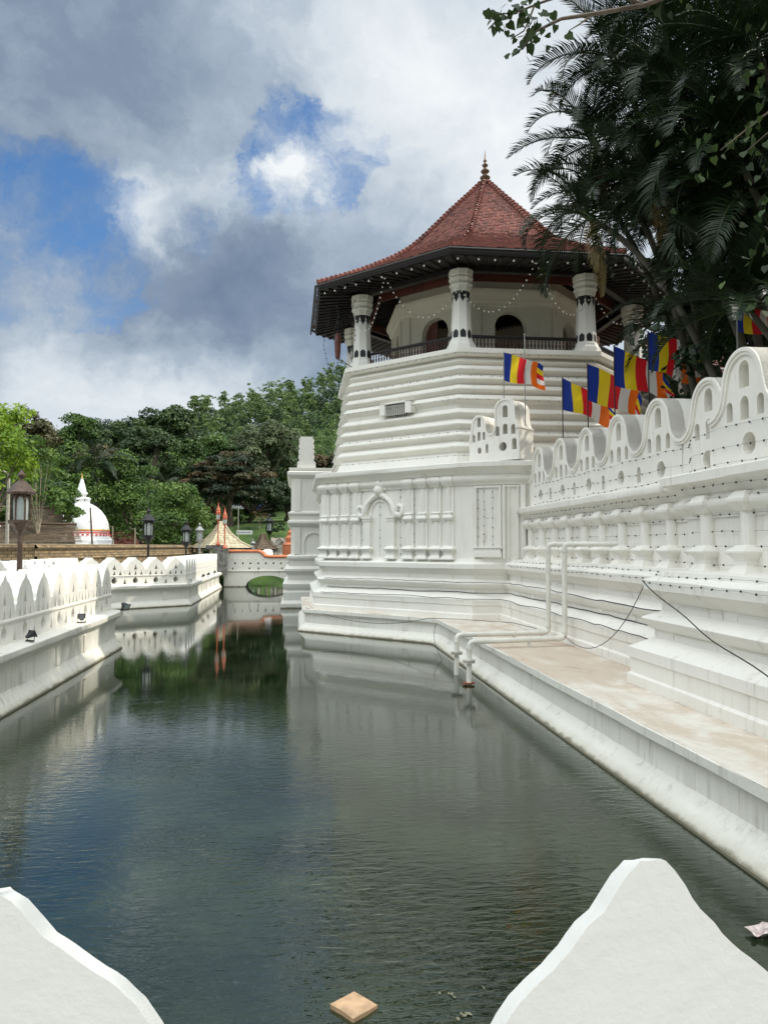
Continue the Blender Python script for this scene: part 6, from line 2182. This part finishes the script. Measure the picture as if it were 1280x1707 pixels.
br4 = [Vector(p) for p in [(2.42, 7.5, 8.92), (2.36, 7.5, 8.75), (2.30, 7.5, 8.62), (2.16, 7.5, 8.52)]]
subs = []
for pts_, r_ in ((br1, 0.04), (br2, 0.018), (br3, 0.009), (br4, 0.010)):
    m = MB()
    m.tube(pts_, [r_ * (1 - 0.85 * i / (len(pts_) - 1)) + 0.003 for i in range(len(pts_))], 6)
    m.build('branch', 'bark', BT, smooth=60)


def heart_leaves(C, size, rng, hang=0.8):
    n = len(C)
    az = rng.uniform(0, 2 * np.pi, n)
    d = np.stack([np.cos(az) * 0.6, np.sin(az) * 0.6, -np.full(n, hang) + rng.normal(0, 0.35, n)], 1)
    d /= np.linalg.norm(d, axis=1, keepdims=True)
    b = rng.normal(size=(n, 3))
    b -= d * np.sum(b * d, axis=1, keepdims=True)
    b /= np.linalg.norm(b, axis=1, keepdims=True)
    s = size * rng.uniform(0.7, 1.25, size=(n, 1))
    V = np.empty((n, 7, 3))
    prof_ = [(0.02, 0.0), (-0.10, 0.26), (0.12, 0.46), (0.45, 0.42), (1.0, 0.0), (0.45, -0.42), (0.12, -0.46)]
    prof_ = [(0.03, 0.0), (-0.08, 0.28), (0.16, 0.47), (0.52, 0.36), (1.08, 0.0), (0.40, -0.44), (-0.04, -0.34)]
    for i, (l, w) in enumerate(prof_):
        V[:, i] = C + d * s * l + b * s * w
    return V


rng = np.random.default_rng(5)
Cs = []
for pts_, n_, sp, lo in ((br1[6:], 26, 0.09, 0.1), (br2[3:], 30, 0.075, 0.2), (br4, 26, 0.08, 0.1), ([Vector((2.02, 7.5, 8.80)), Vector((1.98, 7.5, 8.68))], 16, 0.06, 0), (br1[3:5], 26, 0.12, 0.1)):
    for i in range(n_):
        t_ = rng.uniform(lo, 1) * (len(pts_) - 1)
        k = min(len(pts_) - 2, int(t_))
        p = pts_[k].lerp(pts_[k + 1], t_ - k)
        Cs.append([p.x + rng.normal(0, sp), p.y + rng.normal(0, sp), p.z + rng.normal(0, sp) * 0.8])
V = heart_leaves(np.array(Cs), 0.085, rng)
T = rng.normal(0.3, 0.15, len(V))
fast_mesh('leaves', V, T, 'leaf_bodhi', BT)
# the fuller crown towards the right edge
ends = [(5.6, 9.5, 8.6), (6.3, 10.0, 8.9), (6.7, 10.2, 7.6), (6.9, 9.8, 10.3), (6.2, 9.2, 11.0), (7.4, 10.6, 6.9), (7.2, 9.0, 9.3), (6.0, 8.6, 10.1), (5.3, 8.4, 10.6), (7.9, 10.6, 9.8), (7.6, 9.8, 11.6), (6.9, 8.8, 12.0), (8.3, 9.6, 10.6), (7.3, 10.5, 8.4)]
Cs, Ts = [], []
for e in ends:
    ev = Vector(e)
    m = MB()
    st_ = Vector((9.4, 7.9, 10.4))
    c_ = bez(st_, st_.lerp(ev, 0.5) + Vector((0, 0, 0.7)), ev, 8)
    m.tube(c_, [0.05 * (1 - 0.9 * i / 8) + 0.004 for i in range(9)], 5)
    m.build('branch', 'bark', BT, smooth=60)
    tb_ = rng.normal(0.3, 0.15)
    for i in range(95):
        t_ = rng.uniform(0.45, 1.05)
        k = min(7, int(t_ * 8))
        p = c_[k].lerp(c_[k + 1], min(1.0, t_ * 8 - k))
        s_ = 0.16 + 0.22 * t_
        Cs.append([p.x + rng.normal(0, s_), p.y + rng.normal(0, s_), p.z + rng.normal(0, s_ * 0.8)])
        Ts.append(tb_ + rng.normal(0, 0.15))
V = heart_leaves(np.array(Cs), 0.115, rng)
fast_mesh('leaves', V, np.array(Ts), 'leaf_bodhi', BT)
V, T, _, _ = crown_leaves((10.5, 7.6, 13.0), (5.0, 4.5, 4.0), 60, 5200, 0.13, rng, 0.4, 0.28, 0.55, 0.35, 0.15)
fast_mesh('crown', V, T, 'leaf_bodhi', BT)
V, T, _, _ = crown_leaves((10.2, 2.9, 11.6), (3.4, 2.9, 2.4), 44, 4200, 0.12, rng, 0.3, 0.30, 0.55, 0.35, 0.15)
fast_mesh('crown', V, T, 'leaf_bodhi', BT)
m = MB()
m.tube(bez((10.2, 7.2, 7.5), (10.4, 5.4, 10.2), (10.2, 2.9, 11.6), 8), [0.2, 0.18, 0.16, 0.14, 0.12, 0.10, 0.08, 0.06, 0.04], 7)
m.build('branch', 'bark', BT, smooth=60)
